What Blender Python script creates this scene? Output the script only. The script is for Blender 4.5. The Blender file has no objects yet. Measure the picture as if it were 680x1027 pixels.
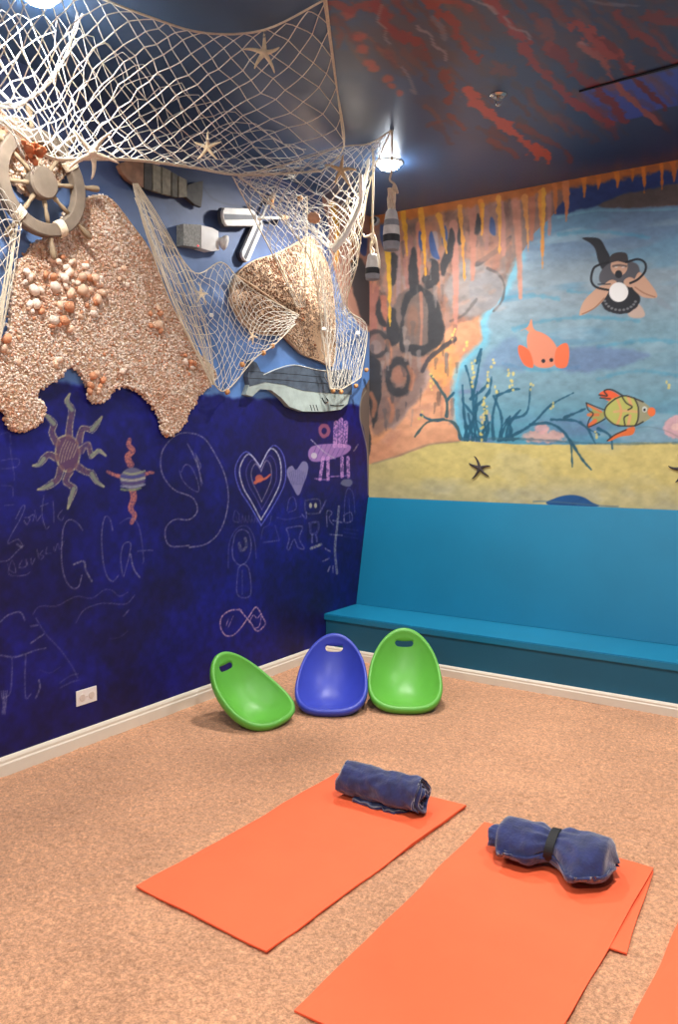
import bpy, bmesh, math, random
import numpy as np
from mathutils import Vector, Matrix, noise as mnoise
random.seed(4); RNG = np.random.default_rng(7)
SC = bpy.context.scene; COL = SC.collection
PI = math.pi

# ------------------------------------------------------------------ camera
FP = 814.0; PX, PY = 340.0, 513.5
PITCH = math.atan(67.5 / FP); YAW = math.radians(34.0)
CAM = (3.05, -4.903, 1.40)
FW = (-math.sin(YAW) * math.cos(PITCH), math.cos(YAW) * math.cos(PITCH), -math.sin(PITCH))
RT = (math.cos(YAW), math.sin(YAW), 0.0)
UP = tuple(Vector(RT).cross(Vector(FW)))
ZC = 2.974                                  # ceiling height
def ray(x, y):
    u = (x - PX) / FP; v = (PY - y) / FP
    return [FW[i] + u * RT[i] + v * UP[i] for i in range(3)]
def onL(x, y, o=0.0):                       # point on a plane parallel to the left wall
    r = ray(x, y); t = (o - CAM[0]) / r[0]
    return Vector((o, CAM[1] + r[1] * t, CAM[2] + r[2] * t))
def onM(x, y, o=0.0):                       # point on a plane parallel to the mural wall
    r = ray(x, y); t = (-o - CAM[1]) / r[1]
    return Vector((CAM[0] + r[0] * t, -o, CAM[2] + r[2] * t))
def onZ(x, y, z=0.0):
    r = ray(x, y); t = (z - CAM[2]) / r[2]
    return Vector((CAM[0] + r[0] * t, CAM[1] + r[1] * t, z))
def zAt(x0, y0, py):                        # height on a plumb line that projects to row py
    k = (PY - py) / FP
    dx, dy = x0 - CAM[0], y0 - CAM[1]
    # (d.U) = k (d.F)
    a = dx * (UP[0] - k * FW[0]) + dy * (UP[1] - k * FW[1])
    return CAM[2] - a / (UP[2] - k * FW[2])
cam_d = bpy.data.cameras.new('camera'); cam = bpy.data.objects.new('camera', cam_d); COL.objects.link(cam)
cam.matrix_world = Matrix(((RT[0], UP[0], -FW[0], CAM[0]), (RT[1], UP[1], -FW[1], CAM[1]), (RT[2], UP[2], -FW[2], CAM[2]), (0, 0, 0, 1)))
cam_d.sensor_fit = 'VERTICAL'; cam_d.sensor_height = 36; cam_d.lens = FP / 1027 * 36; cam_d.clip_start = .05
SC.camera = cam

# ------------------------------------------------------------------ helpers
def lin(c):
    c = np.asarray(c, float)
    return np.where(c <= .04045, c / 12.92, ((c + .055) / 1.055) ** 2.4)
def srgb(r, g, b): return tuple(lin([r / 255, g / 255, b / 255]))
def newmat(name):
    m = bpy.data.materials.new(name); m.use_nodes = True
    return m, m.node_tree, m.node_tree.nodes['Principled BSDF']
def mat(name, rgb, rough=.6, var=0.0, scale=30, bump=0.0, bscale=None, metal=0, sheen=0, emit=None, spec=.5, sss=0, dist=.002):
    m, nt, b = newmat(name); c = srgb(*rgb)
    b.inputs['Roughness'].default_value = rough; b.inputs['Metallic'].default_value = metal
    b.inputs['Specular IOR Level'].default_value = spec
    b.inputs['Base Color'].default_value = (*c, 1)
    if sheen: b.inputs['Sheen Weight'].default_value = sheen
    tc = nt.nodes.new('ShaderNodeTexCoord')
    if var:
        n = nt.nodes.new('ShaderNodeTexNoise'); n.inputs['Scale'].default_value = scale; n.inputs['Detail'].default_value = 5
        r = nt.nodes.new('ShaderNodeValToRGB')
        r.color_ramp.elements[0].position = .3; r.color_ramp.elements[1].position = .7
        r.color_ramp.elements[0].color = (*[max(0, v * (1 - var)) for v in c], 1)
        r.color_ramp.elements[1].color = (*[min(1, v * (1 + var)) for v in c], 1)
        nt.links.new(tc.outputs['Object'], n.inputs['Vector']); nt.links.new(n.outputs['Fac'], r.inputs['Fac'])
        nt.links.new(r.outputs['Color'], b.inputs['Base Color'])
    if bump:
        n2 = nt.nodes.new('ShaderNodeTexNoise'); n2.inputs['Scale'].default_value = bscale or scale * 3; n2.inputs['Detail'].default_value = 4
        bp = nt.nodes.new('ShaderNodeBump'); bp.inputs['Strength'].default_value = bump; bp.inputs['Distance'].default_value = dist
        nt.links.new(tc.outputs['Object'], n2.inputs['Vector']); nt.links.new(n2.outputs['Fac'], bp.inputs['Height'])
        nt.links.new(bp.outputs['Normal'], b.inputs['Normal'])
    if emit:
        b.inputs['Emission Color'].default_value = (*srgb(*emit[0]), 1); b.inputs['Emission Strength'].default_value = emit[1]
    return m
def attr_mat(name, rough=.6, bump=0, bscale=60, spec=.5, dist=.002):
    m, nt, b = newmat(name)
    a = nt.nodes.new('ShaderNodeAttribute'); a.attribute_name = 'Col'
    nt.links.new(a.outputs['Color'], b.inputs['Base Color']); b.inputs['Roughness'].default_value = rough
    b.inputs['Specular IOR Level'].default_value = spec
    if bump:
        tc = nt.nodes.new('ShaderNodeTexCoord')
        n2 = nt.nodes.new('ShaderNodeTexNoise'); n2.inputs['Scale'].default_value = bscale; n2.inputs['Detail'].default_value = 3
        bp = nt.nodes.new('ShaderNodeBump'); bp.inputs['Strength'].default_value = bump; bp.inputs['Distance'].default_value = dist
        nt.links.new(tc.outputs['Object'], n2.inputs['Vector']); nt.links.new(n2.outputs['Fac'], bp.inputs['Height'])
        nt.links.new(bp.outputs['Normal'], b.inputs['Normal'])
    return m
def mesh_obj(name, verts, faces, m, parent=None, smooth=False, colors=None):
    me = bpy.data.meshes.new(name)
    v = np.asarray(verts, np.float32)
    if isinstance(faces, np.ndarray):
        k = faces.shape[1]; nf = len(faces)
        me.vertices.add(len(v)); me.vertices.foreach_set('co', v.ravel())
        me.loops.add(nf * k); me.loops.foreach_set('vertex_index', faces.astype(np.int32).ravel())
        me.polygons.add(nf); me.polygons.foreach_set('loop_start', np.arange(0, nf * k, k, dtype=np.int32))
        me.update(calc_edges=True)
    else:
        me.from_pydata([tuple(map(float, q)) for q in v], [], faces); me.update()
    if colors is not None:
        at = me.color_attributes.new('Col', 'FLOAT_COLOR', 'POINT')
        c4 = np.ones((len(v), 4), np.float32); c4[:, :3] = colors; at.data.foreach_set('color', c4.ravel())
    if smooth: me.polygons.foreach_set('use_smooth', np.ones(len(me.polygons), bool))
    me.materials.append(m)
    o = bpy.data.objects.new(name, me); COL.objects.link(o)
    if parent: attach(o, parent)
    return o
def attach(o, p):
    o.parent = p
    top = p
    M = p.matrix_basis.copy()
    q = p.parent
    while q is not None: M = q.matrix_basis @ M; q = q.parent
    o.matrix_parent_inverse = M.inverted()
def bm_obj(name, bm, m, parent=None, smooth=False):
    bmesh.ops.recalc_face_normals(bm, faces=bm.faces)
    me = bpy.data.meshes.new(name); bm.to_mesh(me); bm.free()
    if smooth: me.polygons.foreach_set('use_smooth', np.ones(len(me.polygons), bool))
    me.materials.append(m); o = bpy.data.objects.new(name, me); COL.objects.link(o)
    if parent: attach(o, parent)
    return o
def tag(o, label, cat, group=None, kind=None):
    if label: o['label'] = label
    if cat: o['category'] = cat
    if group: o['group'] = group
    if kind: o['kind'] = kind
    return o
def empty(name, loc, label, cat, group=None):
    o = bpy.data.objects.new(name, None); COL.objects.link(o); o.location = loc; o.empty_display_size = .05
    return tag(o, label, cat, group)
def struct(o): o['kind'] = 'structure'; return o
def box_bm(bm, lo, hi, bev=0.0, M=None):
    r = bmesh.ops.create_cube(bm, size=1)
    S = Matrix.Translation([(a + b) / 2 for a, b in zip(lo, hi)]) @ Matrix.Diagonal([b - a for a, b in zip(lo, hi)] + [1])
    bmesh.ops.transform(bm, matrix=(M or Matrix()) @ S, verts=r['verts'])
    if bev:
        ed = list({e for v in r['verts'] for e in v.link_edges})
        bmesh.ops.bevel(bm, geom=ed, offset=bev, segments=2, affect='EDGES', profile=.5)
def box(name, lo, hi, m, parent=None, bev=0.0, M=None):
    bm = bmesh.new(); box_bm(bm, lo, hi, bev, M); return bm_obj(name, bm, m, parent)
def prism(name, pts, dirv, thick, m, parent=None, bev=0.0, smooth=False):
    """outline (3-D points in a plane) extruded by thick along dirv"""
    bm = bmesh.new(); d = Vector(dirv) * thick
    a = [bm.verts.new(p) for p in pts]; b = [bm.verts.new(Vector(p) + d) for p in pts]
    bm.faces.new(a); bm.faces.new(b[::-1]); n = len(pts)
    for i in range(n): bm.faces.new((a[i], b[i], b[(i + 1) % n], a[(i + 1) % n]))
    if bev:
        bm.edges.ensure_lookup_table(); bs = set(b)
        ed = [e for e in bm.edges if e.verts[0] in bs and e.verts[1] in bs]
        try: bmesh.ops.bevel(bm, geom=ed, offset=bev, segments=2, affect='EDGES', profile=.5)
        except Exception: pass
    return bm_obj(name, bm, m, parent, smooth)
def tubes(polys, rad, sides=5, cap=True):
    """list of polylines -> verts, quads; rad number, or list matching each polyline"""
    V = []; Fc = []; base = 0
    for k, p in enumerate(polys):
        p = np.asarray(p, float); n = len(p)
        if n < 2: continue
        r = rad[k] if isinstance(rad, (list, tuple)) else rad
        r = np.broadcast_to(np.asarray(r, float), (n,))
        t = np.gradient(p, axis=0); t /= np.linalg.norm(t, axis=1)[:, None] + 1e-9
        ref = np.array([.31, .22, .92]) if abs(t[0] @ np.array([.31, .22, .92])) < .9 else np.array([.9, .3, .1])
        u = np.cross(t, ref)
        un = np.linalg.norm(u, axis=1)[:, None]; u = u / (un + 1e-9); w = np.cross(t, u)
        a = np.arange(sides) / sides * 2 * PI
        ring = p[:, None, :] + r[:, None, None] * (np.cos(a)[None, :, None] * u[:, None, :] + np.sin(a)[None, :, None] * w[:, None, :])
        V.append(ring.reshape(-1, 3))
        i = np.arange(n - 1)[:, None] * sides; j = np.arange(sides)[None, :]; j2 = (j + 1) % sides
        q = np.stack([i + j, i + j2, i + sides + j2, i + sides + j], -1).reshape(-1, 4) + base
        Fc.append(q); base += n * sides
    return np.concatenate(V), np.concatenate(Fc)
def tube_obj(name, polys, rad, m, parent=None, sides=6, smooth=True):
    v, f = tubes(polys, rad, sides); return mesh_obj(name, v, f, m, parent, smooth)
def catmull(P, n=8, closed=False):
    P = np.asarray(P, float); out = []; N = len(P)
    if N < 3 and not closed:
        return np.array([P[0] + (P[-1] - P[0]) * t for t in np.linspace(0, 1, n + 1)])
    rng = range(N) if closed else range(N - 1)
    for i in rng:
        if closed: a, b, c, d = P[i - 1], P[i], P[(i + 1) % N], P[(i + 2) % N]
        else: a, b, c, d = P[max(i - 1, 0)], P[i], P[i + 1], P[min(i + 2, N - 1)]
        for t in np.arange(n) / n:
            out.append(.5 * (2 * b + (c - a) * t + (2 * a - 5 * b + 4 * c - d) * t * t + (3 * b - a - 3 * c + d) * t ** 3))
    if not closed: out.append(P[-1])
    return np.array(out)
def lathe(name, prof, M, m, parent=None, seg=20, smooth=True):
    """prof: list of (r, h); M places the local z axis"""
    V = []; Fc = []; n = len(prof)
    for r, h in prof:
        for k in range(seg):
            a = 2 * PI * k / seg; V.append(M @ Vector((r * math.cos(a), r * math.sin(a), h)))
    for i in range(n - 1):
        for k in range(seg): Fc.append((i * seg + k, i * seg + (k + 1) % seg, (i + 1) * seg + (k + 1) % seg, (i + 1) * seg + k))
    Fc.append(tuple(range(seg))[::-1]); Fc.append(tuple((n - 1) * seg + k for k in range(seg)))
    return mesh_obj(name, V, Fc, m, parent, smooth)
def axisM(loc, zdir, xdir=(0, 0, 1)):
    z = Vector(zdir).normalized(); x = Vector(xdir)
    if abs(z.dot(x.normalized())) > .98: x = Vector((0, 1, 0))
    y = z.cross(x).normalized(); x = y.cross(z)
    return Matrix(((x.x, y.x, z.x, loc[0]), (x.y, y.y, z.y, loc[1]), (x.z, y.z, z.z, loc[2]), (0, 0, 0, 1)))

# numpy value noise
def vnoise(x, y, s, seed=0):
    x = x * s; y = y * s; xi = np.floor(x).astype(np.int64); yi = np.floor(y).astype(np.int64); xf = x - xi; yf = y - yi
    def h(a, b):
        n = (a * 374761393 + b * 668265263 + seed * 144665) & 0x7fffffff
        n = ((n ^ (n >> 13)) * 1274126177) & 0x7fffffff
        return ((n ^ (n >> 16)) & 0xffff) / 65535.0
    u = xf * xf * (3 - 2 * xf); v = yf * yf * (3 - 2 * yf)
    return (h(xi, yi) * (1 - u) + h(xi + 1, yi) * u) * (1 - v) + (h(xi, yi + 1) * (1 - u) + h(xi + 1, yi + 1) * u) * v
def fbm(x, y, s, seed=0, o=4):
    t = 0; a = 1; tot = 0
    for i in range(o): t = t + a * vnoise(x, y, s * 2 ** i, seed + i * 7); tot += a; a *= .55
    return t / tot
def sm(x, a, b):
    t = np.clip((x - a) / (b - a), 0, 1); return t * t * (3 - 2 * t)

class Painter:
    """brush strokes, dabs and shapes laid on a wall's vertices"""
    def __init__(s, P):
        s.P = P; d = P - np.array(CAM); w = d @ np.array(FW); ok = w > .3; w = np.where(ok, w, 1)
        s.U = np.where(ok, PX + FP * (d @ np.array(RT)) / w, 1e6); s.V = np.where(ok, PY - FP * (d @ np.array(UP)) / w, 1e6)
        s.C = np.zeros((len(P), 3)); s.n1 = None
    def mix(s, idx, col, a):
        a = np.asarray(a)[:, None] if np.ndim(a) else a
        s.C[idx] = s.C[idx] * (1 - a) + np.array(col) / 255 * a
    def _box(s, P, m):
        return np.nonzero((s.U > P[:, 0].min() - m) & (s.U < P[:, 0].max() + m) & (s.V > P[:, 1].min() - m) & (s.V < P[:, 1].max() + m))[0]
    def _dist(s, P, idx, closed):
        x = s.U[idx]; y = s.V[idx]; best = np.full(len(idx), 1e9); tt = np.zeros(len(idx)); n = len(P); ins = np.zeros(len(idx), bool)
        last = n if closed else n - 1
        for i in range(last):
            a = P[i]; b = P[(i + 1) % n]; dx, dy = b - a; L = dx * dx + dy * dy + 1e-9
            t = np.clip(((x - a[0]) * dx + (y - a[1]) * dy) / L, 0, 1)
            d = (x - a[0] - t * dx) ** 2 + (y - a[1] - t * dy) ** 2
            k = d < best; best = np.where(k, d, best); tt = np.where(k, (i + t) / last, tt)
            if closed:
                c = ((a[1] > y) != (b[1] > y)); 
                with np.errstate(all='ignore'): c &= x < (b[0] - a[0]) * (y - a[1]) / (b[1] - a[1] + 1e-12) + a[0]
                ins ^= c
        return np.sqrt(best), tt, ins
    def poly(s, pts, col, a=1, soft=1.2, curve=True, rough=0, rs=40, seed=3):
        P = catmull(pts, 5, True) if curve else np.array(pts, float)
        idx = s._box(P, soft + rough + 1)
        if len(idx) == 0: return
        d, t, ins = s._dist(P, idx, True); sd = np.where(ins, d, -d)
        if rough: sd = sd + (fbm(s.U[idx], s.V[idx], 1 / rs * 4, seed) - .5) * 2 * rough
        s.mix(idx, col, a * sm(sd, -soft / 2, soft / 2))
    def line(s, pts, w, col, a=1, soft=1.0, taper=0, chalk=0, curve=True, rough=0, seed=5):
        P = catmull(pts, 5) if curve and len(pts) > 2 else np.array(pts, float)
        idx = s._box(P, w + soft + rough + 1)
        if len(idx) == 0: return
        d, t, _ = s._dist(P, idx, False)
        ww = w / 2 * (np.ones_like(t) if not taper else (1 - taper * t))
        if rough: d = d + (fbm(s.U[idx], s.V[idx], .18, seed, 3) - .5) * 2 * rough
        al = sm(ww - d, -soft / 2, soft / 2) * a
        if chalk: al = al * (1 - chalk + chalk * sm(vnoise(s.U[idx], s.V[idx], .9, seed), .2, .8))
        s.mix(idx, col, al)
    def ell(s, c, rx, ry, col, a=1, soft=1.2, rot=0, ring=0, rough=0, seed=3):
        idx = np.nonzero((abs(s.U - c[0]) < max(rx, ry) * 1.3 + 3 + rough) & (abs(s.V - c[1]) < max(rx, ry) * 1.3 + 3 + rough))[0]
        if len(idx) == 0: return
        x = s.U[idx] - c[0]; y = s.V[idx] - c[1]; cr, sr = math.cos(rot), math.sin(rot)
        x, y = x * cr + y * sr, -x * sr + y * cr
        r = np.sqrt((x / rx) ** 2 + (y / ry) ** 2); sd = (1 - r) * min(rx, ry)
        if rough: sd = sd + (fbm(s.U[idx], s.V[idx], .2, seed, 3) - .5) * 2 * rough
        if ring: sd = ring / 2 - abs(sd)
        s.mix(idx, col, a * sm(sd, -soft / 2, soft / 2))

def grid_wall(name, xs, ys, fn, m, paint, gain):
    X, Y = np.meshgrid(xs, ys); n0, n1 = len(xs), len(ys)
    P = fn(X.ravel(), Y.ravel()); pt = Painter(P); paint(pt, X.ravel(), Y.ravel())
    i = np.arange(n1 - 1)[:, None] * n0; j = np.arange(n0 - 1)[None, :]
    q = np.stack([i + j, i + j + 1, i + n0 + j + 1, i + n0 + j], -1).reshape(-1, 4)
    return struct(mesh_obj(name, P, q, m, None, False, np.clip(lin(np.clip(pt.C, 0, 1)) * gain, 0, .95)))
def rng2(a, b, step): n = max(2, int(round((b - a) / step)) + 1); return np.linspace(a, b, n)

# ------------------------------------------------------------------ painted walls
def base_noise(p, X, Y, s, amt, seed=1):
    n = fbm(X, Y, s, seed, 5)[:, None]; p.C = p.C * (1 + (n - .5) * 2 * amt)

def paint_left(p, X, Y):                       # X = distance along the wall, Y = height
    n = fbm(X, Y, 2.2, 11, 5); n2 = fbm(X, Y, 9, 5, 4)
    deep = np.array([18, 17, 92]) / 255; deep2 = np.array([20, 24, 124]) / 255; dk = np.array([22, 16, 62]) / 255
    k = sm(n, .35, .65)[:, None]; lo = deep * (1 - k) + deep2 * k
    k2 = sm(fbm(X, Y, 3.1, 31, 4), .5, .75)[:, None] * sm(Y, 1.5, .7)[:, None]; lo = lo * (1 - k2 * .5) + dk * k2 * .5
    top = np.array([56, 66, 96]) / 255; mid = np.array([96, 122, 165]) / 255; low = np.array([92, 132, 190]) / 255
    z = sm(Y, 2.35, 2.75)[:, None]; hi = mid * (1 - z) + top * z
    z = sm(Y, 2.2, 1.8)[:, None]; hi = hi * (1 - z) + low * z
    hi = hi * (1 + (n2[:, None] - .5) * .25)
    f3 = fbm(X, Y, 26, 66, 3)[:, None]; lo = lo * (1 + (f3 - .5) * .5); hi = hi * 1.12
    w = sm(Y + (n2 - .5) * .04, 1.655, 1.685)[:, None]
    p.C = lo * (1 - w) + hi * w
    p.line([(203, 187), (215, 200), (240, 207), (265, 203)], 2, (40, 50, 75), .5, 2)
    # rock that wraps round from the mural
    p.poly([(326, 190), (329, 225), (333, 260), (343, 295), (352, 312), (366, 330), (380, 330), (380, 180)], (162, 118, 100), 1, 1.5, rough=2)
    p.poly([(352, 262), (362, 258), (367, 270), (372, 290), (372, 326), (362, 318), (355, 295)], (48, 48, 52), .9, 3, rough=2)
    p.line([(333, 205), (338, 230), (337, 268)], 7, (220, 160, 56), .9, 2, .5)
    p.line([(352, 212), (354, 235), (353, 262)], 5, (170, 110, 50), .8, 2, .5)
    p.poly([(360, 235), (368, 236), (367, 256), (361, 252)], (40, 60, 110), .9, 2)
    p.line([(336, 262), (343, 295), (352, 312), (366, 330)], 3.5, (176, 132, 110), .8, 1.5)
    p.poly([(375, 388), (366, 388), (362, 400), (361, 418), (365, 432), (368, 449), (369, 470), (370, 496), (378, 500)], (118, 102, 92), 1, 1, rough=.8)
    p.line([(367, 392), (362, 402), (361, 418), (364, 432), (368, 450), (369, 470), (369.5, 496)], 1.4, (160, 150, 130), .7)
    ch = (190, 184, 200)
    def L(pts, w=1.0, c=ch, a=.6, chalk=.5, curve=True): p.line(pts, w, c, a, .9, 0, chalk, curve)
    # sun with wavy rays
    sun = [(58, 440), (67, 436.5), (76, 441), (80, 454), (77, 468), (68, 473.5), (60, 468), (55.5, 455)]
    p.poly(sun, (118, 80, 104), .8)
    for q in range(6): L([(58 + q * 3, 466 - q * 1.5), (61 + q * 3, 452), (66 + q * 2.4, 441 + q)], 1.2, (190, 182, 150), .7)
    L(sun + [sun[0]], 1.8, (196, 194, 150), .9)
    rays = [[(69, 437), (70, 425), (72, 411), (67, 402), (70, 395)], [(79, 443), (83, 430), (92, 431), (98, 424), (102, 418)],
            [(81, 452), (88, 446), (92, 457), (99, 452), (106, 457)], [(78, 468), (86, 473), (92, 475), (97, 483), (104, 488)],
            [(70, 473), (66, 483), (74, 490), (71, 500), (68, 510)], [(61, 470), (58, 480), (52, 485), (45, 489), (38, 491)],
            [(56, 459), (49, 456), (44, 460), (39, 466), (33, 467)], [(57, 444), (52, 434), (54, 425), (49, 419), (43, 415)]]
    for r in rays:
        p.line(r, 7.5, (128, 92, 104), .8, 1.4, .7, .3); p.line(r[2:], 4, (142, 160, 138), .85, 1.2, .5)
        r = np.array(r); t = np.gradient(r, axis=0); nn = np.stack([-t[:, 1], t[:, 0]], 1); nn /= np.linalg.norm(nn, axis=1)[:, None]
        wv = np.array([3.6, 3.0, 3.2, 2.2, .2])[:, None]
        L(r + nn * wv, 1.1, (196, 194, 160), .8); L(r - nn * wv, 1.1, (196, 194, 160), .8)
    # small striped ball with pink arms
    for r, w in (([(131, 466), (128, 458), (133, 452), (129, 446), (130, 441)], 7), ([(133, 492), (134, 500), (131, 510), (135, 517), (132, 524)], 7),
                 ([(121, 478), (114, 476), (108, 473)], 4.5), ([(145, 476), (150, 474), (154, 474)], 4)):
        p.line(r, w, (232, 142, 118), .85, 1.5, .4, .4)
    p.ell((133, 480), 12.5, 11, (120, 120, 150), .9, 1.5)
    for q, c in enumerate([(170, 180, 140), (70, 75, 160), (190, 190, 175), (80, 60, 130), (160, 165, 190), (150, 170, 120)]):
        L([(121.5 + (q == 0) * 3, 474 + q * 3.4), (133, 475.5 + q * 3.2), (145 - (q == 5) * 4, 472.5 + q * 3.4)], 2.1, c, .9, .3)
    # long looping chalk figure
    L([(190, 547), (172, 548), (166, 540), (167, 528), (176, 521), (190, 521), (198, 512), (193, 499), (176, 492), (165, 480), (161, 466), (164, 450), (176, 437), (188, 434), (204, 439), (216, 456), (226, 478), (229, 503), (222, 530), (208, 545), (190, 549)], 1.4, ch, .62)
    L([(182, 473), (186, 466), (192, 469), (198, 482), (199, 493), (190, 489), (183, 481), (180, 472)], 1.0, ch, .5)
    for q in ([(188, 445), (193, 455), (199, 470), (202, 487)], [(192, 452), (197, 462), (203, 485)], [(197, 458), (200, 470), (201, 466), (196, 455)]): L(q, 1.1, ch, .5)
    # lettering
    L([(83, 532), (78, 525), (70, 521), (64, 528), (62, 545), (62, 565), (66, 582), (73, 590), (79, 588), (82, 577)], 1.2, ch, .55)
    L([(74, 566), (84, 563), (86, 572), (92, 583)], 1.8, (175, 172, 182), .7)
    L([(113, 532), (110, 520), (105, 519), (102, 535), (103, 560), (107, 577), (113, 583), (119, 577)], 1.2, ch, .5)
    L([(123, 577), (121, 560), (124, 546), (131, 545), (129, 560), (124, 578)], 1.1, ch, .5); L([(131, 556), (134, 570), (140, 579)], 1.6, ch, .55)
    L([(120, 525), (128, 520), (136, 522), (141, 535), (144, 560), (143, 565)], 1.1, ch, .4); L([(138, 553), (146, 552), (153, 552)], 1.1, ch, .45)
    L([(16, 520), (22, 508), (25, 509), (19, 523), (12, 535), (8, 545), (18, 541), (23, 548)], 1.0, ch, .5)
    L([(24, 547), (18, 552), (8, 562), (0, 563)], 1.1, ch, .45); L([(17, 546), (22, 549)], 2, (180, 178, 185), .6)
    for q in ([(25, 519), (30, 520), (27, 526), (24, 522)], [(29, 519), (34, 516), (33, 523)], [(35, 512), (37, 522), (41, 517)], [(44, 497), (42, 515), (46, 530), (49, 528)],
              [(40, 508), (48, 505)], [(53, 503), (54, 513), (54, 524)], [(62, 512), (58, 518), (62, 522), (64, 518)]): L(q, 1.0, ch, .45)
    L([(8, 566), (10, 572), (16, 574), (12, 562), (9, 576), (24, 577), (30, 574)], 1.0, ch, .38)
    for q in ([(22, 562), (19, 569), (26, 568), (26, 561), (28, 567)], [(31, 560), (32, 566), (35, 560)], [(37, 551), (39, 560)], [(43, 552), (40, 556), (44, 558), (41, 561)],
              [(47, 549), (46, 555), (51, 555)], [(54, 548), (55, 553), (58, 545), (60, 551), (64, 543)]): L(q, 1.0, ch, .42)
    for q in ([(1, 462), (18, 460), (17, 468), (2, 470)], [(10, 448), (11, 456), (14, 475), (14, 482)], [(1, 487), (12, 488), (13, 498)], [(5, 507), (14, 506)], [(0, 436), (9, 434), (11, 445)]): L(q, 1.1, ch, .3)
    # wave lines and house
    L([(33, 616), (40, 608), (56, 608), (68, 602), (78, 598), (92, 600), (104, 592), (112, 592), (120, 598), (128, 594)], 1.1, ch, .32)
    L([(76, 625), (84, 612), (98, 606), (108, 605), (120, 606), (128, 605), (135, 597)], 1.1, ch, .38); L([(124, 618), (129, 612)], 1.6, ch, .4)
    L([(0, 624), (8, 617), (20, 614), (25, 622)], 1.5, ch, .5); L([(31, 628), (38, 627)], 1.5, ch, .5); L([(31, 645), (38, 640), (44, 636)], 1.6, ch, .5)
    L([(0, 657), (14, 659), (28, 655), (36, 652), (46, 650)], 1.5, ch, .5)
    L([(36, 620), (46, 636), (60, 651), (72, 668), (78, 680)], 1.2, ch, .34); L([(60, 685), (70, 678), (78, 676)], 1.5, ch, .28); L([(60, 690), (72, 684), (80, 682)], 1.5, ch, .28)
    L([(12, 660), (12, 675), (10, 695), (3, 700)], 1.4, ch, .42); L([(26, 656), (25, 680), (26, 700), (31, 696)], 1.4, ch, .4); L([(36, 700), (40, 690), (39, 682)], 1.8, ch, .5)
    for q in range(4): L([(1 + q * 2, 693), (3 + q, 706), (2 + q, 716)], 1.2, ch, .45)
    L([(40, 672), (50, 675), (60, 669)], 1, ch, .2); L([(110, 641), (120, 639), (128, 633)], 1, ch, .2)
    # nested hearts
    def heart(cx, cy, w, h, c, a, lw=1.2):
        pts = [(cx, cy - h * .22), (cx - w * .28, cy - h * .42), (cx - w * .5, cy - h * .2), (cx - w * .42, cy + h * .08), (cx - w * .2, cy + h * .32), (cx + .02 * w, cy + h * .58)]
        pt2 = [(cx, cy - h * .22), (cx + w * .25, cy - h * .5), (cx + w * .47, cy - h * .36), (cx + w * .5, cy - h * .02), (cx + w * .28, cy + h * .3), (cx + .02 * w, cy + h * .58)]
        L(pts, lw, c, a, .3); L(pt2, lw, c, a, .3)
    heart(261, 484, 50, 74, (122, 128, 235), .75); heart(261, 483, 41, 66, (226, 226, 236), .8, 1.4); heart(262, 482, 30, 50, (110, 100, 170), .6)
    heart(262, 481, 20, 38, (160, 150, 170), .7)
    p.line([(256, 484), (261, 481), (266, 480), (271, 476)], 3.5, (215, 110, 90), .9, 1.2, .5); p.ell((260, 480), 4, 4, (215, 110, 90), .85)
    # filled heart
    p.poly([(297, 471), (293, 467), (288, 470), (288, 477), (293, 487), (299, 497), (304, 487), (309, 472), (308, 464), (303, 463)], (184, 178, 214), .68, 1.2, rough=.7)
    for q in range(9): L([(290 + q * 2, 470 + abs(q - 4)), (293 + q * 1.5, 486)], .9, (60, 56, 120), .4)
    # pink animal
    pk = (222, 164, 228)
    p.poly([(309, 456), (311, 449), (320, 446), (335, 445), (350, 446), (352, 451), (345, 456), (330, 461), (316, 463), (311, 461)], pk, .7, 1.5, rough=1)
    for q in range(7): L([(312 + q * 5, 461 - q * .7), (318 + q * 5, 446)], 1, (90, 70, 140), .6)
    for x in (336, 341, 346): L([(x, 447), (x + .5, 435), (x + 1, 424 - (x == 341) * 3)], 4.6, pk, .85)
    for x0, x1 in ((324, 321), (329, 329), (343, 343), (349, 349.5)): L([(x0, 459), ((x0 + x1) / 2, 470), (x1, 481 - (x0 > 340) * 3)], 3.4, pk, .85)
    L([(316, 480), (322, 481), (330, 481)], 1.6, pk, .7); L([(332, 478), (350, 477)], 1.3, pk, .7); L([(312, 441), (325, 453), (336, 460)], 1.2, (190, 180, 200), .8)
    p.ell((315, 457), 3, 3, (205, 200, 215), .9)
    p.ell((325, 432), 4.5, 5, (190, 105, 125), .75, 1.5, ring=3.5, rough=1); L([(355, 452), (359, 446)], 1.5, (190, 170, 170), .7)
    # doodles under it
    L([(240, 620 - 104), (236, 512), (234, 522), (240, 524)], 1, ch, .3)
    for q in range(7): L([(237 + q * 3.2, 518 + (q % 2) * 3), (239 + q * 3.2, 524), (240 + q * 3.2, 517)], 1, (140, 130, 160), .33)
    dl = (160, 156, 200)
    L([(233, 550), (236, 536), (243, 531), (250, 536), (252, 550), (248, 562), (241, 567), (234, 560), (233, 548)], 1.4, dl, .5)
    L([(229, 570), (230, 545), (238, 530), (248, 528), (255, 540), (257, 560)], 1.2, dl, .35)
    p.line([(240, 545), (242, 552), (247, 548), (246, 540)], 3, (150, 148, 160), .6, 1.5, 0, .5); L([(239, 569), (238, 596), (251, 597), (250, 572), (244, 566), (239, 570)], 1.3, dl, .5); L([(243, 572), (243, 596)], 1, dl, .4)
    L([(262, 540), (264, 530), (270, 526), (272, 518)], 1, dl, .35); L([(264, 544), (280, 542)], 1.2, dl, .45); L([(276, 527), (280, 541)], 1, dl, .35)
    L([(288, 512), (290, 501), (295, 499), (297, 510), (289, 514)], 1, dl, .45); L([(278, 519), (288, 521), (302, 518)], 1, dl, .35)
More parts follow.
